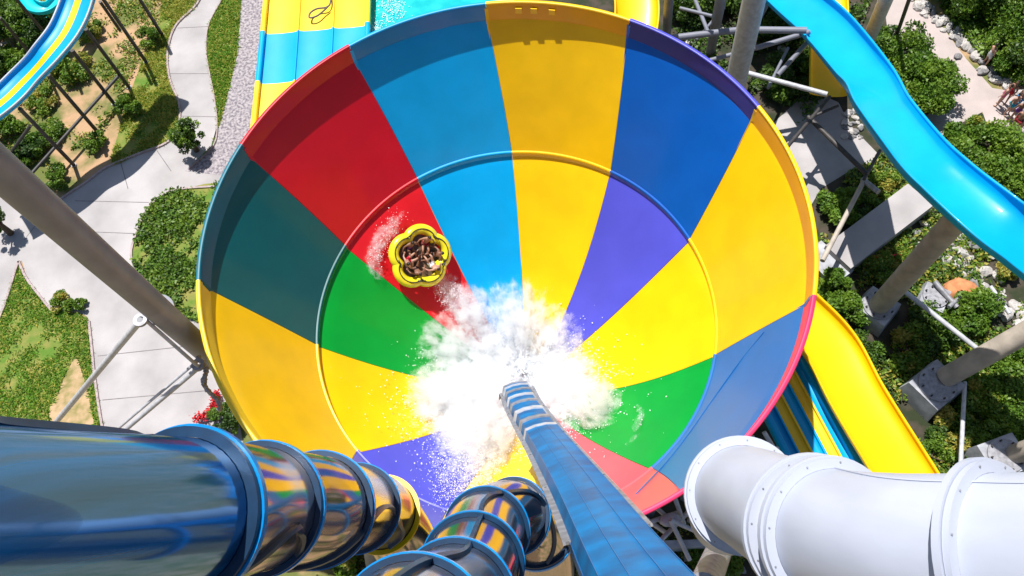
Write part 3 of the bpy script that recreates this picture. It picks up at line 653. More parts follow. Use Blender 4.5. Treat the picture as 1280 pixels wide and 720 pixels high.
# longitudinal joint strip on top of each see-through tube
def joint(root, pl, a, b, rad, m, ang, r=.03, hh=.05):
    mb = MB(); pts = []
    for i in range(a, b):
        t = (pl[i+1] - pl[i-1]).normalized(); sd = t.cross(Vector((0, 0, 1))).normalized(); u = sd.cross(t); pts.append(pl[i] + (sd * math.cos(ang) + u * math.sin(ang)) * (rad + .01))
    mb.sweep(pts, [(-r, -.015), (r, -.015), (r, hh), (-r, hh)], m); part(mb, 'joint_strip', root, 40)
joint(tl, plL, 1, 98, .80, 'rim_dark', R(150), .05); joint(tl, plL, 1, 98, .80, 'rim_dark', R(-30), .05)
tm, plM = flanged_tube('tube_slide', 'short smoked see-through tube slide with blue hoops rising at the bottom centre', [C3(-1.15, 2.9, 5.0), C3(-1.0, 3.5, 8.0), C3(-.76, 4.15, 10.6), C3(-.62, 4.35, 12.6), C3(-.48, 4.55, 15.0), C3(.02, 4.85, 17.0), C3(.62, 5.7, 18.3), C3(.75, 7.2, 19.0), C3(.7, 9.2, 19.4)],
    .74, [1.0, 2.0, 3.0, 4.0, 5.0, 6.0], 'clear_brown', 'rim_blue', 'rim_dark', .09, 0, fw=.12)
joint(tm, plM, 1, 84, .74, 'rim_dark', R(78), .035)
for a, b in ((1, 22),):      # the nearest length is opaque light blue
    pass
tw, plW = flanged_tube('tube_slide', 'big white tube slide with bolted flanges entering from the right edge', [C3(8.4, 1.6, 5.0), C3(6.3, 2.15, 6.3), C3(4.85, 2.68, 8.0), C3(4.0, 3.08, 10.0), C3(3.82, 3.42, 13.2), C3(4.15, 4.05, 15.2), C3(4.7, 5.0, 17.5)],
    .81, [1.0, 2.0, 3.0, 3.15, 4.0], 'white', 'white', 'white', .16, 12, 'steel', fw=.14)
joint(tw, plW, 1, 70, .805, 'white', R(48), .008, .012)

# the steep blue chute dropping into the bowl
cp = spline([C3(1.58, 3.25, 6.5), C3(1.50, 3.6, 10), C3(1.40, 4.05, 15.3), C3(1.15, 4.40, 21), C3(.95, 4.5, 24), C3(.45, 4.35, 29), C3(.20, 4.15, 32), C3(.12, 4.6, 33.6)], 14)
chute = empty('enclosed_drop_chute', cp[0], 'narrow faceted blue drop chute with ribbed end plunging into the white splash', 'water slide')
CUP = Mw @ Vector((-.2, .97, 0)); SUP = CUP
cps = [(-.58, .05), (-.47, .32), (-.17, .38), (.17, .38), (.47, .32), (.58, .05), (.56, -.45), (.3, -.62), (-.3, -.62), (-.56, -.45)]
k1 = 14 * 4
mb = MB(); mb.sweep(cp[:k1+1], cps, 'drop_blue', up=CUP); part(mb, 'chute_body', chute, 12)
for j in (0, 1, 2, 3, 4, 5):
    mb = MB(); x, z = cps[j]; pts = []
    for i in range(0, k1 + 1, 2):
        t = (cp[min(i+1, len(cp)-1)] - cp[max(i-1, 0)]).normalized(); sd = t.cross(CUP).normalized(); u = sd.cross(t); pts.append(cp[i] + sd * x * 1.01 + u * z * 1.02)
    mb.tube(pts, .006, 'slate_blue', 6); part(mb, 'ridge', chute, 60)
mb = MB(); mb.sweep(cp[k1:], [(x * .93, z * .93) for x, z in cps], 'drop_blue', up=CUP); part(mb, 'ribbed_end', chute, 12)
for i in range(k1, len(cp) - 1, 4):
    mb = MB(); mb.sweep([cp[i], cp[i].lerp(cp[i+1], 1.0)] if i + 1 < len(cp) else cp[i-1:i+1], [(x * 1.02, z * 1.04) for x, z in cps], 'white_paint' if (i // 4) % 2 == 0 else 'steel', up=CUP); part(mb, 'rib', chute, 12)
for s in (-1, 1):
    mb = MB(); pts = []
    for i in range(20, len(cp) - 1, 2):
        t = (cp[i+1] - cp[i-1]).normalized(); sd = t.cross(CUP).normalized(); u = sd.cross(t); pts.append(cp[i] + sd * .63 * s + u * .05)
    mb.sweep(pts, [(-.07, -.02), (.07, -.02), (.07, .02), (-.07, .02)], 'steel'); part(mb, 'side_flange', chute, 30)
    for i in range(0, len(pts), 3):
        b_ = MB(); b_.box(pts[i], (.05, .05, .10), 'dark_steel')
        if i % 6 == 0: part(b_, 'bolt_block', chute, 30)

# ------------------------------------------------------------------ open slides
def proj(p):
    q = Mw.transposed() @ (Vector(p) - CAM); return (640 + 1000 * q.x / -q.z, 360 - 1000 * q.y / -q.z)
def U(wd, h, th=.08, flat=.55, lip=.12):   # open trough: inner curve, then outer
    inn = []; n = 14
    for i in range(n + 1):
        a = math.pi * i / n; x = -math.cos(a); inn.append((x * wd / 2, h * (1 - math.sin(a) ** flat)))
    return inn
def trough(name, label, path, wd, h, m, bank=None, m_edge=None, lanes=None, colr=None, group=None, th=.07):
    n = 10; pl = spline(path, n); bk = inter(bank, n) if bank else None
    root = empty(name, pl[0], label, 'water slide', group)
    ins = U(wd, h); out = [(x * (1 + 2 * th / wd), y - th) for x, y in ins[::-1]]
    prof = ins + [(ins[-1][0] + .04, ins[-1][1] + .02)] + out + [(ins[0][0] - .04, ins[0][1] + .02)]
    mats = None
    if colr: mats = [colr(prof[i][0] / wd) if i < len(ins) - 1 else m for i in range(len(prof))]
    segs = range(0, len(pl) - 1, n)
    for a in segs:
        b = min(a + n, len(pl) - 1); mb = MB()
        mb.sweep(pl, prof, m, bank=bk, mats=mats, rg=(a, b)); part(mb, 'trough_section', root, 50)
    for s in (0, len(ins) - 1):
        mb = MB(); pts = []
        for i in range(len(pl)):
            t = (pl[min(i+1, len(pl)-1)] - pl[max(i-1, 0)]).normalized(); sd = t.cross(Vector((0, 0, 1))).normalized(); u = sd.cross(t)
            if bk: q = Matrix.Rotation(bk[i], 3, t); sd = q @ sd; u = q @ u
            pts.append(pl[i] + sd * (ins[s][0] * 1.03) + u * (ins[s][1] + .02))
        mb.tube(pts, .07, m_edge or m, 8); part(mb, 'rolled_edge', root, 60)
    return root, pl
bs, plB = trough('body_slide', 'long wavy bright blue open slide crossing the right side', [D(930, -50, 54), D(988, 3, 51), D(1032, 42, 48.5), D(1078, 102, 45), D(1099, 142, 42), D(1141, 198, 38.5), D(1178, 235, 37), D(1232, 280, 35.5), D(1275, 313, 35), D(1340, 365, 34.5)], 2.75, .75, 'cyan', m_edge='cyan', bank=[.1, .15, .2, .1, 0, -.05, -.05, 0, 0, 0])
trough('twin_slide', 'blue twin lane slide with yellow stripes curving through the top left corner', [D(115, -50, 51), D(102, 0, 51), D(86, 39, 50.5), D(61, 72, 50), D(33, 103, 50), D(0, 134, 49.5), D(-60, 175, 49)], 2.15, .38, 'light_blue', m_edge='white',
       colr=lambda x: 'yellow' if (-.02 < x < .17) else ('light_blue'))
sY, plY = trough('wide_yellow_slide', 'wide plain yellow slide coming out from under the right of the funnel', [P(930, 330, 8.3), P(985, 385, 8), P(1033, 435, 7.7), P(1068, 500, 7.5), P(1125, 593, 7.3), P(1185, 690, 7.0), P(1230, 760, 6.8)], 2.55, .5, 'yellow', m_edge='yellow')
trough('yellow_slide', 'yellow slide behind the far rim at the top centre', [P(770, -70, 7), P(790, -20, 6.6), P(795, 30, 6), P(780, 90, 5)], 2.6, .5, 'yellow')
trough('yellow_slide', 'yellow slide passing beneath the top of the wavy blue slide', [P(1022, -60, 3.6), P(1033, 0, 3.2), P(1034, 50, 2.8), P(1034, 120, 2.4)], 2.3, .5, 'yellow')
trough('small_blue_slide', 'narrow pale blue flume curving in the far top left corner', [P(22, -20, 4), P(40, 8, 3.8), P(62, 12, 3.6), P(82, -8, 3.4)], .9, .3, 'aqua')
trough('small_blue_slide', 'short teal flume end resting on the ground below the top left corner', [P(46, 27, 1.0), P(58, 24, 1.0), P(74, 18, 1.0)], .8, .3, 'aqua')

def racer(name, label, path, wd, n, colf, z=0, wall='yellow', wallm=None):
    pl = spline(path, 10); root = empty(name, pl[0], label, 'water slide')
    lw = wd / n
    for j in range(n):
        x0 = -wd/2 + j * lw; prof = [(x0 + .01, .0), (x0 + lw*.15, -.10), (x0 + lw*.5, -.14), (x0 + lw*.85, -.10), (x0 + lw - .01, .0), (x0 + lw - .01, -.22), (x0 + .01, -.22)]
        for a, b, m in colf(j, len(pl) - 1):
            mb = MB(); mb.sweep(pl, prof, m, rg=(a, b)); part(mb, 'lane', root, 50)
    for j in range(n + 1):
        x = -wd/2 + j * lw; big = j in (0, n); r = .16 if big else .05; h = .32 if big else .10
        segs_ = colf(min(j, n-1), len(pl) - 1)
        for a, b, m in segs_:
            mb = MB(); mb.sweep(pl, [(x - r, -.1), (x + r, -.1), (x + r, h * .8), (x + r*.5, h), (x - r*.5, h), (x - r, h * .8)], m if not wallm else wallm, rg=(a, b)); part(mb, 'lane_divider' if not big else 'side_wall', root, 50)
    return root, pl
def bands(j, L):
    # colour bands across the lanes, from the far end
    c = [(0, 14, 'light_yellow'), (14, 22, 'cyan'), (22, L, 'light_yellow')]; return c
r1, plR = racer('multi_lane_slide', 'broad multi lane slide in yellow and cyan bands running under the far left rim', [P(400, -60, 3.2), P(396, 12, 3), P(392, 78, 2.8), P(384, 200, 2.6), P(380, 300, 2.4)], 7.4, 3, bands)
def stripes(j, L): return [(0, L, ('light_yellow', 'cyan', 'light_yellow', 'cyan', 'light_blue')[j] if False else ('cyan', 'light_yellow', 'cyan', 'light_yellow', 'cyan')[j])]
racer('striped_slide', 'slide with alternating cyan and yellow lanes emerging below the right rim', [P(905, 345, 7.1), P(945, 420, 7), P(988, 500, 6.9), P(1037, 593, 6.7), P(1092, 700, 6.5)], 2.85, 5, stripes)
# hose lying on the broad slide
mb = MB(); mb.tube(spline([P(412, -12, 3.25), P(413, 3, 3.25), P(408, 9, 3.25), P(396, 11, 3.25), P(388, 16, 3.25), P(387, 22, 3.25), P(396, 20, 3.25), P(405, 13, 3.25), P(410, 8, 3.35)], 8), .06, 'rope', 8)
tag(mb.build('hose', None, 60), 'grey looped hose lying on the yellow band of the broad slide', 'hose')
pool = gpoly([(456, -60), (462, 30), (468, 100), (560, 140), (640, 100), (640, -60)], 2.2, sm=False); tag(sheet('pool_water', pool, 'pool', 2.2), kind='structure')
mb = MB()
for a, b in (((456, -60), (462, 30)), ((462, 30), (468, 100)), ((640, -60), (640, 100)), ((468, 100), (560, 140))):
    mb.sweep([P(*a, 2.25), P(*b, 2.25)], [(-.15, -2.2), (.15, -2.2), (.15, .15), (-.15, .15)], 'aqua')
tag(mb.build('pool_wall', None, 30), kind='structure')
mb = MB()
for (x, y, rr) in ((478, 8, 1.0), (484, 22, .8), (500, 12, .7), (492, 4, .7), (470, 34, .5)):
    q = P(x, y, 2.21)
    for i in range(90): mb.ico(q + Vector((rng.gauss(0, rr*.4), rng.gauss(0, rr*.8), rng.uniform(0, .12))), rng.uniform(.02, .05), 'drop', 0, .3, (1, 1, .4))
tag(mb.build('pool_foam'), 'patches of white foam on the turquoise pool behind the funnel', 'water', kind='stuff')

# ------------------------------------------------------------------ columns, beams, footings
def pole(name, label, cat, a, b, r, m, group=None, r2=None, seg=20, base=False):
    mb = MB(); a = Vector(a); b = Vector(b); mb.tube([a, b], r, m, seg, scales=[1, (r2 or r) / r])
    if not base: return tag(mb.build(name, None, 50, loc=a), label, cat, group)
    root = empty(name, a, label, cat, group); part(mb, 'shaft', root, 50)
    mb = MB(); mb.ring(a + Vector((0, 0, .06)), (0, 0, 1), r * .98, r * 1.45, .08, 'steel'); part(mb, 'base_plate', root, 40); return root
def vtop(base, toppx):       # height at which a vertical through base is seen at toppx
    best = (1e9, 0); z = 0
    while z < 40:
        q = proj((base.x, base.y, z)); d = (q[0] - toppx[0]) ** 2 + (q[1] - toppx[1]) ** 2
        if d < best[0]: best = (d, z)
        z += .1
    return best[1]
# the big grey column at left with its bracket struts
t0 = D(5, 217, 19.0); pc = Vector((t0.x - .55, t0.y + .3, 0)); q = D(226, 412, 31)
top = t0 + (t0 - q) * .6; bot = q + (q - t0) * 1.0; bot.z = max(bot.z, 0)
col1 = empty('steel_column', bot, 'thick grey steel column leaning in from the left edge beside the funnel', 'column')
mb = MB(); mb.tube([bot, top], .47, 'grey_paint', 32); part(mb, 'shaft', col1, 50)
j1 = D(182, 396, 29); j2 = D(247, 455, 31)
mb = MB(); mb.ring(D(198, 387, 29.3), (top - bot), .475, .58, .12, 'grey_paint'); part(mb, 'collar', col1, 40)
for a, b, r in ((D(176, 400, 28.5), P(68, 530, 8), .13), (D(250, 458, 31), P(158, 536, 12), .10), (D(246, 452, 31), P(152, 532, 11.6), .06), (D(182, 400, 28.7), D(250, 460, 31), .07)):
    mb = MB(); mb.tube([a, b + (b - a) * .6 if r != .07 else b], r, 'white_paint', 14); part(mb, 'bracket_strut', col1, 50)
for c in (D(176, 400, 28.5), D(248, 456, 31)):
    mb = MB(); mb.ring(c, (0, 0, 1), .12, .26, .12, 'steel', 20); part(mb, 'strut_joint', col1, 40)
mb = MB()
for i in range(26):
    t = i / 25; q = D(lerp(248, 272, t) + 5 * math.sin(9 * t), lerp(448, 512, t), 31.5); mb.ico(q, .12, 'steel', 1, .3)
part(mb, 'cable_bundle', col1, 60)

GP = 'dark poles under the twin slide'
poles_px = [((183, 78), (125, -4)), ((203, 44), (171, -6)), ((162, 110), (103, 40)), ((143, 130), (88, 65)), ((122, 165), (62, 93)), ((93, 207), (23, 137))]
lbs = ['thin dark pole with its foot on the brown bank under the curve of the path', 'thin dark pole nearest the top of the winding path', 'thin dark pole with its foot in the shadow band just above the round bush', 'thin dark pole with its foot left of the round bush', 'thin dark pole with its foot by the lowest part of the dry bank', 'thin dark pole nearest the thick grey column']
for (b, t), lb in zip(poles_px, lbs):
    g = P(*b); z = min(12, vtop(g, t)); pole('slide_pole', lb, 'pole', g, (g.x, g.y, max(z, 5.5)), .13, 'dark_steel', GP, base=True)
for a, b, za, zb, lb in (((148, 95), (35, 222), 1.5, 1.5, 'long low dark brace linking the feet of the poles'), ((38, 157), (12, 193), 3, 1, 'short grey brace near the left edge under the twin slide'), ((0, 22), (52, 84), 6, 1, 'dark raking strut at the far left edge beside the twin slide'), ((18, -4), (80, 70), 7, 1, 'dark raking strut crossing behind the twin slide near the top left corner'), ((125, 2), (150, 38), 6, 3, 'dark double strut right of the twin slide at the top edge')):
    pole('brace', lb, 'brace', P(*a, za), P(*b, zb), .11, 'dark_steel')
pole('steel_column', 'tall pale grey column rising behind the far right rim', 'column', D(919, 106, 47), D(947, -20, 40), .60, 'white_paint')
pole('steel_column', 'slim grey column behind the rim beside the top yellow slide', 'column', P(833, 48, 3), P(838, -30, 12), .28, 'grey_paint')
pole('steel_column', 'dim grey column in the shade behind the tall pale column', 'column', P(888, 66, 0), P(903, -10, 10), .32, 'grey_paint')
pole('steel_column', 'pale column behind the wavy blue slide at the top edge', 'column', P(1078, 68, 0), P(1112, -12, 9), .42, 'white_paint')
pole('slide_pole', 'thin dark pole standing at the edge of the pinkish path', 'pole', P(1118, 52, 0), P(1139, -8, 7), .12, 'dark_steel')
beams = [((835, 48), (928, 37), 7, .2, 'grey_paint'), ((928, 37), (1008, 38), 7, .2, 'grey_paint'), ((945, 60), (1012, 40), 6, .16, 'grey_paint'), ((972, 94), (1012, 50), 5, .15, 'grey_paint'), ((885, 76), (945, 60), 4, .14, 'grey_paint'),
 ((930, 90), (1034, 118), 6, .15, 'white_paint'), ((1037, 121), (982, 186), 4, .12, 'dark_steel'), ((1010, 146), (1084, 218), 4, .15, 'dark_steel'), ((1010, 148), (1048, 132), 4, .09, 'dark_steel'), ((1082, 222), (1028, 326), 3, .14, 'tan_paint'),
 ((1100, 188), (1080, 224), 4, .1, 'dark_steel'), ((865, -10), (885, 40), 6, .12, 'grey_paint'), ((905, 10), (870, 50), 5, .09, 'grey_paint'), ((1078, 224), (1098, 240), 3, .16, 'steel'), ((960, 5), (925, 70), 3, .12, 'grey_paint'), ((985, 60), (960, 110), 3, .1, 'grey_paint'), ((850, 10), (890, 20), 8, .1, 'grey_paint')]
bl = ['pale beam from the slim column to the tall pale column', 'grey beam from the tall pale column to the wavy blue slide', 'grey beam rising to the left edge of the wavy blue slide', 'grey diagonal ending under the wavy blue slide', 'grey tie low behind the tall pale column', 'pale thin beam from the tall pale column to the wavy blue slide', 'dark strut crossing the corner of the concrete apron beside the rim', 'dark strut crossing the middle of the concrete apron', 'short dark tie across the top of the concrete apron', 'brown raking strut landing on the dark end of the concrete block', 'short dark brace below the wavy blue slide', 'grey diagonal at the top edge left of the tall pale column', 'thin grey diagonal in the shade behind the far right rim', 'stubby grey joint under the wavy blue slide', 'grey diagonal in the shade right of the tall pale column', 'short grey diagonal among the shaded beams near the rim', 'thin beam near the top edge right of the slim column']
for (a, b, z, r, m), lb in zip(beams, bl): pole('steel_beam', lb, 'beam', P(*a, z), P(*b, z + .4), r, m, 'steelwork behind the far right rim')

def footing(label, base, size, topd, m='concrete', rz=0):
    mb = MB(); rot = Matrix.Rotation(rz, 3, 'Z'); h = size[2]
    root = empty('concrete_footing', (base.x, base.y, 0), label, 'footing')
    mb.box((base.x, base.y, h * .5), (size[0], size[1], h), m, rot, .86); part(mb, 'block', root, 30)
    mb = MB(); mb.ring((base.x, base.y, h + .05), (0, 0, 1), .02, topd, .10, 'steel'); part(mb, 'base_plate', root, 40)
    for j in range(8):
        a = j * math.pi / 4; mb = MB(); p = Vector((base.x + topd * .85 * math.cos(a), base.y + topd * .85 * math.sin(a), h + .1)); mb.tube([p, p + Vector((0, 0, .14))], .05, 'dark_steel', 6); part(mb, 'anchor_bolt', root, 40)
    return root
fa = P(1097, 384, 1.0); footing('pale concrete footing with a tan column under the middle of the wavy blue slide', fa, (2.1, 2.1, 1.2), .9, 'old_concrete', .7)
pole('steel_column', 'tan column with its shaded top under the middle of the wavy blue slide', 'column', (fa.x, fa.y, 1.2), (fa.x + .5, fa.y + .1, 10.8), .58, 'tan_paint')
fb = P(1170, 482, 1.2); footing('large concrete footing with a tan column below the lower right pipes', fb, (2.6, 2.3, 1.4), 1.0, 'old_concrete', .5)
pole('steel_column', 'tan column leaning off the right edge from the large concrete footing', 'column', (fb.x + .5, fb.y + .3, 1.3), P(1310, 400, 6), .56, 'tan_paint')
fc = P(1252, 572, 1.2); footing('rounded concrete footing in shade beside the white tube at the right', fc, (2.4, 2.2, 1.6), .9, 'old_concrete', .2)
pole('steel_column', 'tan column rising off the right edge just above the white tube', 'column', (fc.x + .5, fc.y, 1.5), P(1330, 545, 5), .5, 'tan_paint')
fd = P(1168, 372, .8); footing('small dark footing between the two tan columns', fd, (1.8, 1.6, .9), .7, 'old_concrete', .9)
fe = P(1210, 378, .8)
def slabbox(name, label, a, b, wd, h, m):
    a = Vector((a.x, a.y, 0)); b = Vector((b.x, b.y, 0)); d = (b - a); an = math.atan2(d.y, d.x); mb = MB(); mb.box(((a + b) / 2) + Vector((0, 0, h / 2)), (d.length, wd, h), m, Matrix.Rotation(an, 3, 'Z')); o = mb.build(name, None, 30, loc=(a + b) / 2); return tag(o, label, 'concrete block')
slabbox('concrete_block', 'long pale concrete block lying between the shrubs and the wavy blue slide', P(1047, 322, 1), P(1150, 244, 1), 2.0, 1.1, 'concrete')
slabbox('concrete_block', 'low grey concrete block in front of the long pale block', P(1022, 338, .6), P(1046, 320, .6), 2.6, .7, 'old_concrete')
pipes = [((1128, 362), (1224, 438), 1.8, 1.8, .14, 'slanting white pipe between the two tan columns'), ((1206, 478), (1200, 596), 1.2, 3, .11, 'upright white pipe between the large footing and the white tube'), ((1238, 358), (1262, 392), 1, 1, .12, 'short white pipe among the rocks near the right edge'), ((1168, 352), (1196, 384), 1.2, 1.0, .16, 'bent silver pipe by the small dark footing'), ((1186, 384), (1206, 366), 1.2, 1.0, .12, 'silver pipe stub by the orange rock'), ((1095, 322), (1128, 318), .5, .5, .08, 'thin dark red pipe between the concrete block and the tan column')]
for i, (a, b, za, zb, r, lb) in enumerate(pipes): pole('pipe', lb, 'pipe', P(*a, za), P(*b, zb), r, 'white_paint' if i not in (3, 4, 5) else ('steel' if i != 5 else 'flower'))
# white space frame below the funnel rim by the white tube
fr = [((776, 596), (838, 650)), ((790, 660), (850, 640)), ((838, 650), (888, 672)), ((838, 650), (862, 700)), ((795, 640), (835, 668)), ((840, 612), (855, 655)), ((858, 640), (905, 690)), ((812, 690), (860, 640)), ((928, 560), (965, 600)), ((940, 545), (950, 590)), ((955, 540), (985, 590)), ((930, 585), (972, 560))]
fl = ['white strut rising towards the pink rim', 'white strut running under the pink rim', 'white strut leading under the white tube', 'white strut pointing to the bottom edge', 'short white tie beside the drop chute', 'white strut close to the end of the white tube', 'thick white strut under the end of the white tube', 'white strut crossing towards the drop chute', 'pale strut between the rim and the white tube', 'thin pale tie close to the slate blue panel', 'thin pale tie beside the striped slide', 'pale cross tie above the white tube']
for (a, b), lb in zip(fr, fl): pole('frame_strut', lb, 'strut', P(*a, 9), P(*b, 8), .10, 'white_paint', 'white frame under the near right rim')
mb = MB(); mb.ico(P(838, 650, 8.6), .38, 'white_paint', 2, 0, (1.3, .8, .5)); tag(mb.build('frame_node', None, 60), 'bulky white joint where the frame struts meet', 'joint')
slabbox('retaining_wall', 'low brown retaining wall along the bottom behind the drop chute', P(560, 690, 1.5), P(960, 676, 1.5), .35, 1.6, 'old_concrete')['category'] = 'wall'
pole('steel_column', 'brownish column under the left see-through tube', 'column', P(468, 720, 0), P(462, 668, 12), .35, 'grey_paint')
pole('slide_pole', 'grey inclined pipe at the bottom edge below the white tube', 'pole', D(905, 672, 24), D(880, 735, 18), .35, 'steel')

# ------------------------------------------------------------------ planting
def leaf(mb, p, s, m, rnd, upb=.6):
    n = Vector((rnd.gauss(0, 1), rnd.gauss(0, 1), rnd.gauss(0, 1) + upb)).normalized(); a = n.orthogonal().normalized(); a = Matrix.Rotation(rnd.random() * 6.28, 3, n) @ a; b = n.cross(a)
    k = len(mb.v); a *= s; b *= s * .55; mb.v += [tuple(p - a), tuple(p + b), tuple(p + a), tuple(p - b)]; mb.face((k, k+1, k+2, k+3), m)
def crown(mb, c, r, h, n, mats, seed, s=.11, clumps=None, cs=1.0):
    rnd = random.Random(seed); c = Vector(c); cl = []
    for i in range(clumps or max(13, int(r * 12))):
        a = rnd.random() * 6.28; q = math.sqrt(rnd.random()) * r * .85; zz = h * (.35 + .6 * rnd.random() * (1 - (q / r) ** 2 * .7)); cl.append((c + Vector((q * math.cos(a), q * math.sin(a), zz)), r * rnd.uniform(.20, .40) * cs, rnd.choice(mats)))
    for i in range(n):
        cc, cr, m = rnd.choice(cl); d = Vector((rnd.gauss(0, 1), rnd.gauss(0, 1), rnd.gauss(0, 1))).normalized() * cr * rnd.uniform(.55, 1.08); d.z *= .8
        leaf(mb, cc + d, s * rnd.uniform(.6, 1.3), m if rnd.random() < .8 else rnd.choice(mats), rnd)
def bush(name, label, cat, px, r, h, n=None, mats=('leaf', 'leaf_light', 'leaf_dark'), s=.11, trunk=True, group=None, zc=0):
    g = P(*px, 0) if not isinstance(px, Vector) else px; n = n or int(3600 * r * r ** .3) if r > 1.2 else int(3000 * r) + 600; n = min(n, 16000); seed = int(abs(g.x * 31 + g.y * 17) * 10)
    root = empty(name, g, label, cat, group); rnd = random.Random(seed)
    mb = MB(); crown(mb, g + Vector((0, 0, zc)), r, h, n * 2 if name == 'young_tree' else n, mats, seed, s, 46 if name == 'young_tree' else None, .8 if name == 'young_tree' else 1.0); part(mb, 'crown' if h > 2.2 else 'foliage', root, None)
    mb = MB()
    mb.tube([g, g + Vector((rnd.uniform(-.1, .1), rnd.uniform(-.1, .1), (zc + h * .5)))], .05 + .05 * h, 'bark', 8, scales=[1, .6])
    for i in range(5):
        a = i * 1.256 + rnd.random(); mb.tube([g + Vector((0, 0, zc + h * .25)), g + Vector((r * .5 * math.cos(a), r * .5 * math.sin(a), zc + h * .62))], .02 + .02 * h, 'bark', 6, scales=[1, .4])
    part(mb, 'trunk' if h > 2.2 else 'stems', root, 50); return root
LG = ('leaf', 'leaf_light', 'leaf'); DK = ('leaf_dark', 'leaf_dark', 'leaf'); DR = ('leaf', 'leaf_dry', 'leaf_light')
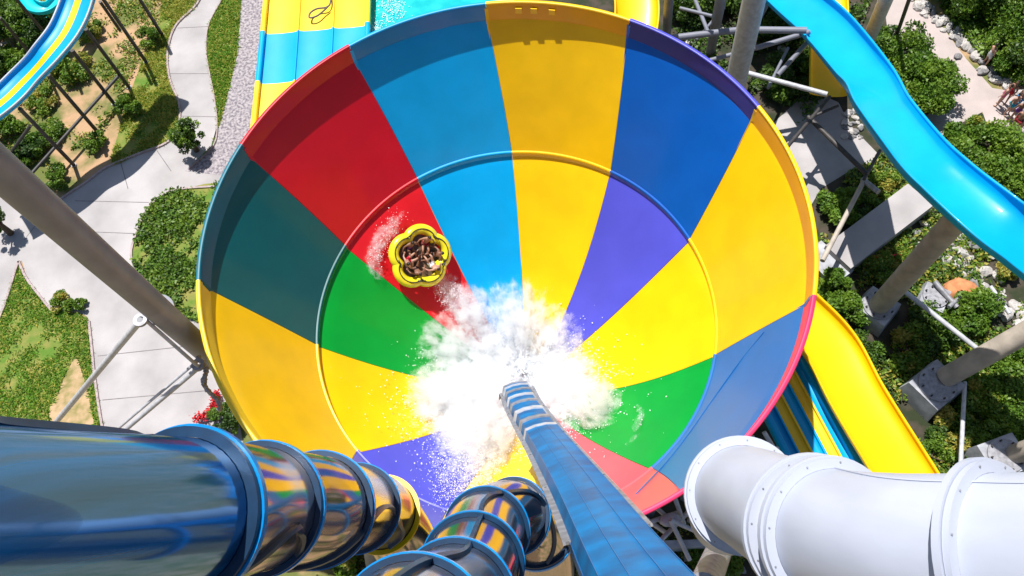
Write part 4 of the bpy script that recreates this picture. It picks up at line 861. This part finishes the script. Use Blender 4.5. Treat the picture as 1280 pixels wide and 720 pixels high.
B = [
 ('young_tree', 'slender young tree on the kerb where the winding path bends', 'tree', (246, 188), 1.1, 3.3, ('leaf', 'leaf_light', 'leaf_dark')), ('shrub', 'round dark green bush on the dry grass bank beside the path', 'shrub', (163, 140), 1.15, 1.4, LG),
 ('shrub', 'bright green bush where the shadow band meets the top of the path', 'shrub', (193, 52), 1.0, 1.3, LG), ('shrub', 'small bush near the bottom of the dry bank', 'shrub', (122, 182), .8, 1.0, LG),
 ('shrub', 'dusty green shrub between the poles just right of the twin slide', 'shrub', (118, 45), 1.1, 1.0, DR), ('shrub', 'sprawling shrub on the terrace among the poles', 'shrub', (92, 92), 1.5, 1.1, DR), ('shrub', 'pale shrub on the terrace lower among the poles', 'shrub', (58, 130), 1.2, .9, DR),
 ('shrub', 'green shrub by the lowest pole near the grey column', 'shrub', (68, 172), 1.1, 1.0, LG), ('shrub', 'low shrub on the dirt beside the path kerb near the grey column', 'shrub', (75, 225), 1.0, .9, LG), ('shrub', 'leafy bush at the left edge below the twin slide', 'shrub', (12, 170), 1.3, 1.4, LG),
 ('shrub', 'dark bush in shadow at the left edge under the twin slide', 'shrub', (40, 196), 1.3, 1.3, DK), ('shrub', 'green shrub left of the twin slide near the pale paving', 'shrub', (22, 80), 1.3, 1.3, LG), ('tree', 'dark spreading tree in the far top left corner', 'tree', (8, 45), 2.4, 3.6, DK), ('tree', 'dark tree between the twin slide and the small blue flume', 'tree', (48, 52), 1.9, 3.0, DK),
 ('tree', 'dark tree at the left edge where the twin slide leaves the picture', 'tree', (-8, 100), 1.8, 3.0, DK), ('shrub', 'small spreading shrub on the path edge at the tip of the lawn', 'shrub', (82, 382), .85, .8, DR), ('shrub', 'small plant at the corner of the lawn with its shadow on the path', 'shrub', (104, 384), .45, .7, LG),
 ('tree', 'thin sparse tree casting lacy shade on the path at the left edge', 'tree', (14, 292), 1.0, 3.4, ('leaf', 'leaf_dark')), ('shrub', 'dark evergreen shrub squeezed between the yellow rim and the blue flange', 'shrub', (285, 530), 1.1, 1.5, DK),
 ('tree', 'big bushy tree by the pinkish path right of the wavy blue slide', 'tree', (1150, 118), 2.5, 2.6, LG), ('tree', 'dense green tree just above the bushy one by the wavy blue slide', 'tree', (1118, 78), 2.0, 2.4, ('leaf', 'leaf_dark', 'leaf_light')), ('shrub', 'dark shrub at the edge of the path beside the thin pole', 'shrub', (1098, 64), 1.4, 1.4, DK),
 ('tree', 'large light green tree right of the wavy blue slide below the path', 'tree', (1228, 212), 2.6, 2.6, ('leaf_light', 'leaf', 'leaf_light')), ('shrub', 'small round bush on a bed beside the group of people', 'shrub', (1222, 166), 1.0, .9, DR), ('shrub', 'light green shrub at the right edge above the wavy blue slide', 'shrub', (1262, 242), 1.4, 1.5, LG), ('shrub', 'leafy shrub touching the right border of the wavy blue slide', 'shrub', (1196, 190), 1.4, 1.5, LG),
 ('tree', 'bright tree filling the far top right corner', 'tree', (1262, 22), 3.2, 4.2, LG), ('tree', 'green tree at the top edge right of the pale rocks', 'tree', (1210, 10), 2.8, 3.6, ('leaf', 'leaf_dark', 'leaf_light')), ('tree', 'dark green tree at the right edge above the people', 'tree', (1284, 72), 2.6, 3.8, ('leaf', 'leaf_dark', 'leaf')), ('tree', 'yellow green tree between the pale rocks and the right edge', 'tree', (1250, 75), 1.7, 2.2, ('leaf_light', 'leaf_light', 'leaf')),
 ('tree', 'green tree at the very top beside the pale column and the rocks', 'tree', (1180, -8), 2.0, 3.0, ('leaf', 'leaf_light')), ('shrub', 'green shrub under the right edge trees above the rocks', 'shrub', (1282, 100), 1.2, 1.2, LG),
 ('shrub', 'clipped shrub between the concrete apron and the long pale block', 'shrub', (1050, 262), 1.5, 1.3, LG), ('shrub', 'yellow flowered shrub under the left edge of the wavy blue slide', 'shrub', (1108, 238), 1.1, 1.1, DR), ('shrub', 'dark shrub left of the yellow flowered shrub', 'shrub', (1078, 262), 1.1, 1.1, ('leaf', 'leaf_dark')),
 ('shrub', 'leafy shrub against the right side of the funnel where the pink rim begins', 'shrub', (1032, 362), 1.3, 1.4, LG), ('shrub', 'leafy shrub beside the top of the wide yellow slide', 'shrub', (1050, 398), 1.3, 1.4, LG), ('shrub', 'dark leafy shrub at the bend of the wide yellow slide', 'shrub', (1072, 440), 1.2, 1.2, ('leaf', 'leaf_dark')),
 ('shrub', 'low hedge clump right of the long pale block', 'shrub', (1102, 340), 1.2, .9, DR), ('shrub', 'hedge clump between the long pale block and the tan column', 'shrub', (1128, 330), .9, .8, DR), ('shrub', 'rounded clipped shrub below the orange rock', 'shrub', (1212, 392), 1.6, 1.5, ('leaf', 'leaf_light', 'leaf')), ('shrub', 'yellowish bush poking out under the lower edge of the wavy blue slide', 'shrub', (1262, 346), 1.0, 1.0, ('leaf_dry', 'leaf_dry', 'leaf')),
 ('shrub', 'broad low shrub in the middle of the planting under the slanting pipe', 'shrub', (1165, 420), 1.8, 1.1, ('leaf', 'leaf_light', 'leaf_dark')), ('shrub', 'yellow green shrub left of the large footing', 'shrub', (1130, 440), 1.4, 1.0, DR), ('shrub', 'mounded shrub right of the large footing', 'shrub', (1232, 492), 1.7, 1.1, DR), ('shrub', 'mounded shrub at the right edge below the leaning tan column', 'shrub', (1272, 470), 1.5, 1.1, ('leaf', 'leaf_light')),
 ('shrub', 'dense shrub below the large footing', 'shrub', (1185, 532), 1.5, 1.0, ('leaf', 'leaf_dry', 'leaf_dark')), ('shrub', 'dense green shrub behind the upright white pipe', 'shrub', (1228, 540), 1.6, 1.2, LG), ('shrub', 'leafy shrub by the lower end of the wide yellow slide', 'shrub', (1160, 572), 1.2, 1.2, LG), ('shrub', 'shrub in front of the shaded footing at the right edge', 'shrub', (1275, 535), 1.2, 1.0, LG),
 ('tree', 'tree darkened for shade in the steelwork behind the far right rim', 'tree', (985, 110), 2.0, 2.4, DK), ('tree', 'tree darkened for shade behind the tall pale column', 'tree', (960, 30), 2.4, 2.6, DK), ('tree', 'tree darkened for shade between the slim column and the far rim', 'tree', (870, 15), 2.2, 2.4, DK), ('shrub', 'shrub darkened for shade close behind the corner of the yellow rim', 'shrub', (1010, 85), 1.6, 1.4, DK), ('shrub', 'shrub darkened for shade at the top edge left of the wavy blue slide', 'shrub', (925, -5), 2.2, 2.0, DK),  # dark leaf colours here stand in for shade over the steelwork
 ('shrub', 'scrubby plant under the bottom of the left see-through tube', 'shrub', (500, 690), 1.8, 1.0, DR), ('shrub', 'scrubby plant left of the brownish column', 'shrub', (430, 705), 1.6, 1.0, DR), ('shrub', 'weedy shrub at the foot of the retaining wall beside the white tube', 'shrub', (890, 700), 1.4, .8, DR)]
for nm, lb, ct, px, r, h, ms in B: bush(nm, lb, ct, px, r, h, mats=ms, s=.115 if r > 1.2 else .08)
def scatter(name, label, poly, n, mats, s, h, seed, blades=False, mask=None):
    rnd = random.Random(seed); xs = [p[0] for p in poly]; ys = [p[1] for p in poly]; mb = MB(); c = 0; t = 0
    while c < n and t < n * 6:
        t += 1; x = rnd.uniform(max(-45, min(xs)), min(60, max(xs))); y = rnd.uniform(max(-25, min(ys)), min(50, max(ys)))
        if not inside((x, y), poly): continue
        if mask and not mask(x, y, rnd): continue
        c += 1; zz = rnd.uniform(.02, h)
        if blades:
            a = rnd.random() * 6.28; wd = s * rnd.uniform(.25, .5); k = len(mb.v); hh = h * rnd.uniform(.6, 1.3); dx, dy = math.cos(a), math.sin(a); lx, ly = rnd.gauss(0, .12), rnd.gauss(0, .12)
            mb.v += [(x - dx * wd, y - dy * wd, .03), (x + dx * wd, y + dy * wd, .03), (x + lx, y + ly, .03 + hh)]; mb.face((k, k+1, k+2), rnd.choice(mats))
        else: leaf(mb, Vector((x, y, zz + .03)), s * rnd.uniform(.6, 1.4), rnd.choice(mats), rnd, 1.2)
    return tag(mb.build(name), label, 'grass' if blades else 'plants', kind='stuff')
def patchy(f, ph, th):
    return lambda x, y, r: math.sin(f * x + ph) + math.sin(f * 1.3 * y - ph) + .8 * math.sin(f * 2.1 * (x + y)) + .7 * math.sin(f * 3.7 * (x - y) + 1) + r.gauss(0, .5) > th
ls = P(95, 500, 0)
scatter('grass', 'bright green lawn at the left edge', lawn_poly, 24000, ['blade', 'blade', 'leaf', 'blade_dry'], .13, .14, 1, True, mask=lambda x, y, r: (not inside((x, y), sand_poly)) and patchy(.7, 1, -1.4)(x, y, r))
scatter('grass', 'dry yellowish grass on the bank beside the winding path', bank_poly, 15000, ['blade_dry', 'blade_dry', 'blade_dry', 'blade'], .13, .16, 2, True, patchy(.9, 2, -1.2))
scatter('grass', 'strip of grass between the path and the gravel', strip_poly, 9000, ['blade', 'blade', 'blade_dry'], .13, .14, 3, True)
scatter('ground_cover', 'low leafy ground cover in the bed beside the funnel', island_poly, 12000, ['leaf', 'leaf_light', 'leaf', 'leaf_dark'], .11, .45, 4, False, patchy(1.1, .5, -.5))
terr = gpoly([(-60, -40), (240, -40), (200, 20), (150, 130), (110, 200), (60, 240), (-60, 215)])
scatter('weeds', 'patchy weeds over the brown terraces under the twin slide', terr, 12000, ['leaf', 'leaf_dry', 'leaf_light'], .11, .22, 5, False, patchy(.8, 3, .5))
rp = gpoly([(1000, 330), (1060, 215), (1110, 190), (1160, 235), (1290, 330), (1340, 420), (1340, 640), (1110, 640), (1050, 430)], sm=False)
scatter('ground_cover', 'low leafy planting round the footings on the right', rp, 26000, ['leaf', 'leaf_light', 'leaf_dark', 'leaf_dry'], .12, .4, 6, False, patchy(.75, 1.7, -.3))
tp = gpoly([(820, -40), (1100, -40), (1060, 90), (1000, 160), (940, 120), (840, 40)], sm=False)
scatter('undergrowth', 'undergrowth darkened for shade behind the far right rim', tp, 9000, ['leaf_dark', 'leaf_dark', 'leaf'], .13, .5, 8, False, patchy(.9, .4, .0))  # shade put into the leaf colour
wd_ = gpoly([(1150, -40), (1180, 20), (1215, 65), (1245, 100), (1290, 112), (1400, 100), (1400, -60)], sm=False)
scatter('undergrowth', 'bright ground cover under the trees in the top right corner', wd_, 16000, ['leaf', 'leaf_light', 'leaf'], .16, .6, 9)
bp = gpoly([(380, 640), (620, 660), (940, 640), (940, 760), (380, 760)], sm=False)
scatter('weeds', 'weeds on the ground beneath the tubes at the bottom', bp, 5000, ['leaf', 'leaf_dry', 'leaf_dark'], .08, .2, 10, False, patchy(1.2, .4, .3))
# joints and stains in the paving
mb = MB()
for a, b in (((94, 251), (186, 253)), ((118, 290), (172, 292)), ((138, 340), (150, 352)), ((212, 92), (262, 92)), ((222, 35), (261, 33)), ((226, 145), (270, 146)), ((122, 445), (240, 432)), ((128, 500), (262, 488)), ((60, 262), (30, 300)), ((196, 188), (214, 214)), ((150, 200), (160, 236))):
    p, q = P(*a, .018), P(*b, .018); d = (q - p).normalized(); sd = Vector((-d.y, d.x, 0)) * .025; mb.quadpts([p - sd, q - sd, q + sd, p + sd], 'seam_line')
tag(mb.build('pavement_joints'), kind='structure')
# red flowers
mb = MB(); rnd = random.Random(5); pl = spline([P(246, 524, .3), P(262, 517, .3), (P(270, 505, .3)), P(272, 492, .3)], 10)
for i in range(700): leaf(mb, rnd.choice(pl) + Vector((rnd.gauss(0, .13), rnd.gauss(0, .13), rnd.uniform(0, .3))), .09, 'flower', rnd)
tag(mb.build('flower_row'), 'row of bright red flowers beside the yellow rim', 'flowers', kind='stuff')
# rocks
rocks = MB(); rocks.ico((0, 0, 0), 1, 'rock', 2, .13, (1, .8, .6)); r0 = rocks.build('rock', None, 25); rocks2 = MB(); rocks2.ico((0, 0, 0), 1, 'rock2', 2, .16, (1, .7, .55)); r20 = rocks2.build('rock', None, 25)
first = {0: True, 1: True}; rnd = random.Random(11)
def rock(x, y, s, label, group, k=0):
    src = (r0, r20)[k]
    if first[k]: o = src; first[k] = False
    else: o = src.copy(); col.objects.link(o)
    g = P(x, y, 0); o.location = g + Vector((0, 0, s * .3)); o.rotation_euler = (rnd.uniform(-.3, .3), rnd.uniform(-.3, .3), rnd.random() * 6); o.scale = (s * rnd.uniform(.8, 1.3), s * rnd.uniform(.8, 1.2), s * rnd.uniform(.7, 1.1)); tag(o, label, 'rock', group)
for i in range(95):
    t = rnd.random(); x = lerp(1136, 1278, t) + rnd.gauss(0, 4.5); y = (lerp(-6, 30, t / .3) if t < .3 else lerp(30, 122, (t - .3) / .7)) + rnd.gauss(0, 4)
    rock(x, y, rnd.uniform(.16, .42), 'pale rock in the loose border between the pinkish path and the trees', 'rocks bordering the path', 0 if rnd.random() < .7 else 1)
for i in range(80):
    t = rnd.random(); rock(lerp(1158, 1285, t) + rnd.gauss(0, 10), lerp(282, 410, t) + rnd.gauss(0, 14), rnd.uniform(.15, .5), 'pale rock in the rubble under the wavy blue slide', 'rubble rocks under the blue slide', 0 if rnd.random() < .75 else 1)
for i in range(26): rock(rnd.uniform(1055, 1078), rnd.uniform(125, 175), rnd.uniform(.12, .3), 'small stone between the concrete apron and the wavy blue slide', 'stones by the apron', rnd.choice((0, 1)))
for i in range(40): rock(rnd.uniform(690, 960), rnd.uniform(600, 720), rnd.uniform(.12, .4), 'stone on the ground beneath the tubes at the bottom', 'stones beneath the tubes', rnd.choice((0, 1)))
for i in range(30): rock(rnd.uniform(850, 1030), rnd.uniform(0, 110), rnd.uniform(.15, .4), 'pale stone in the shade behind the far right rim', 'stones behind the rim', rnd.choice((0, 1)))
mb = MB(); q = P(1200, 362, .35); mb.ico(q, .9, 'orange_rock', 2, .1, (1.2, .8, .5)); tag(mb.build('rock', None, 30), 'orange clay boulder below the wavy blue slide', 'rock')
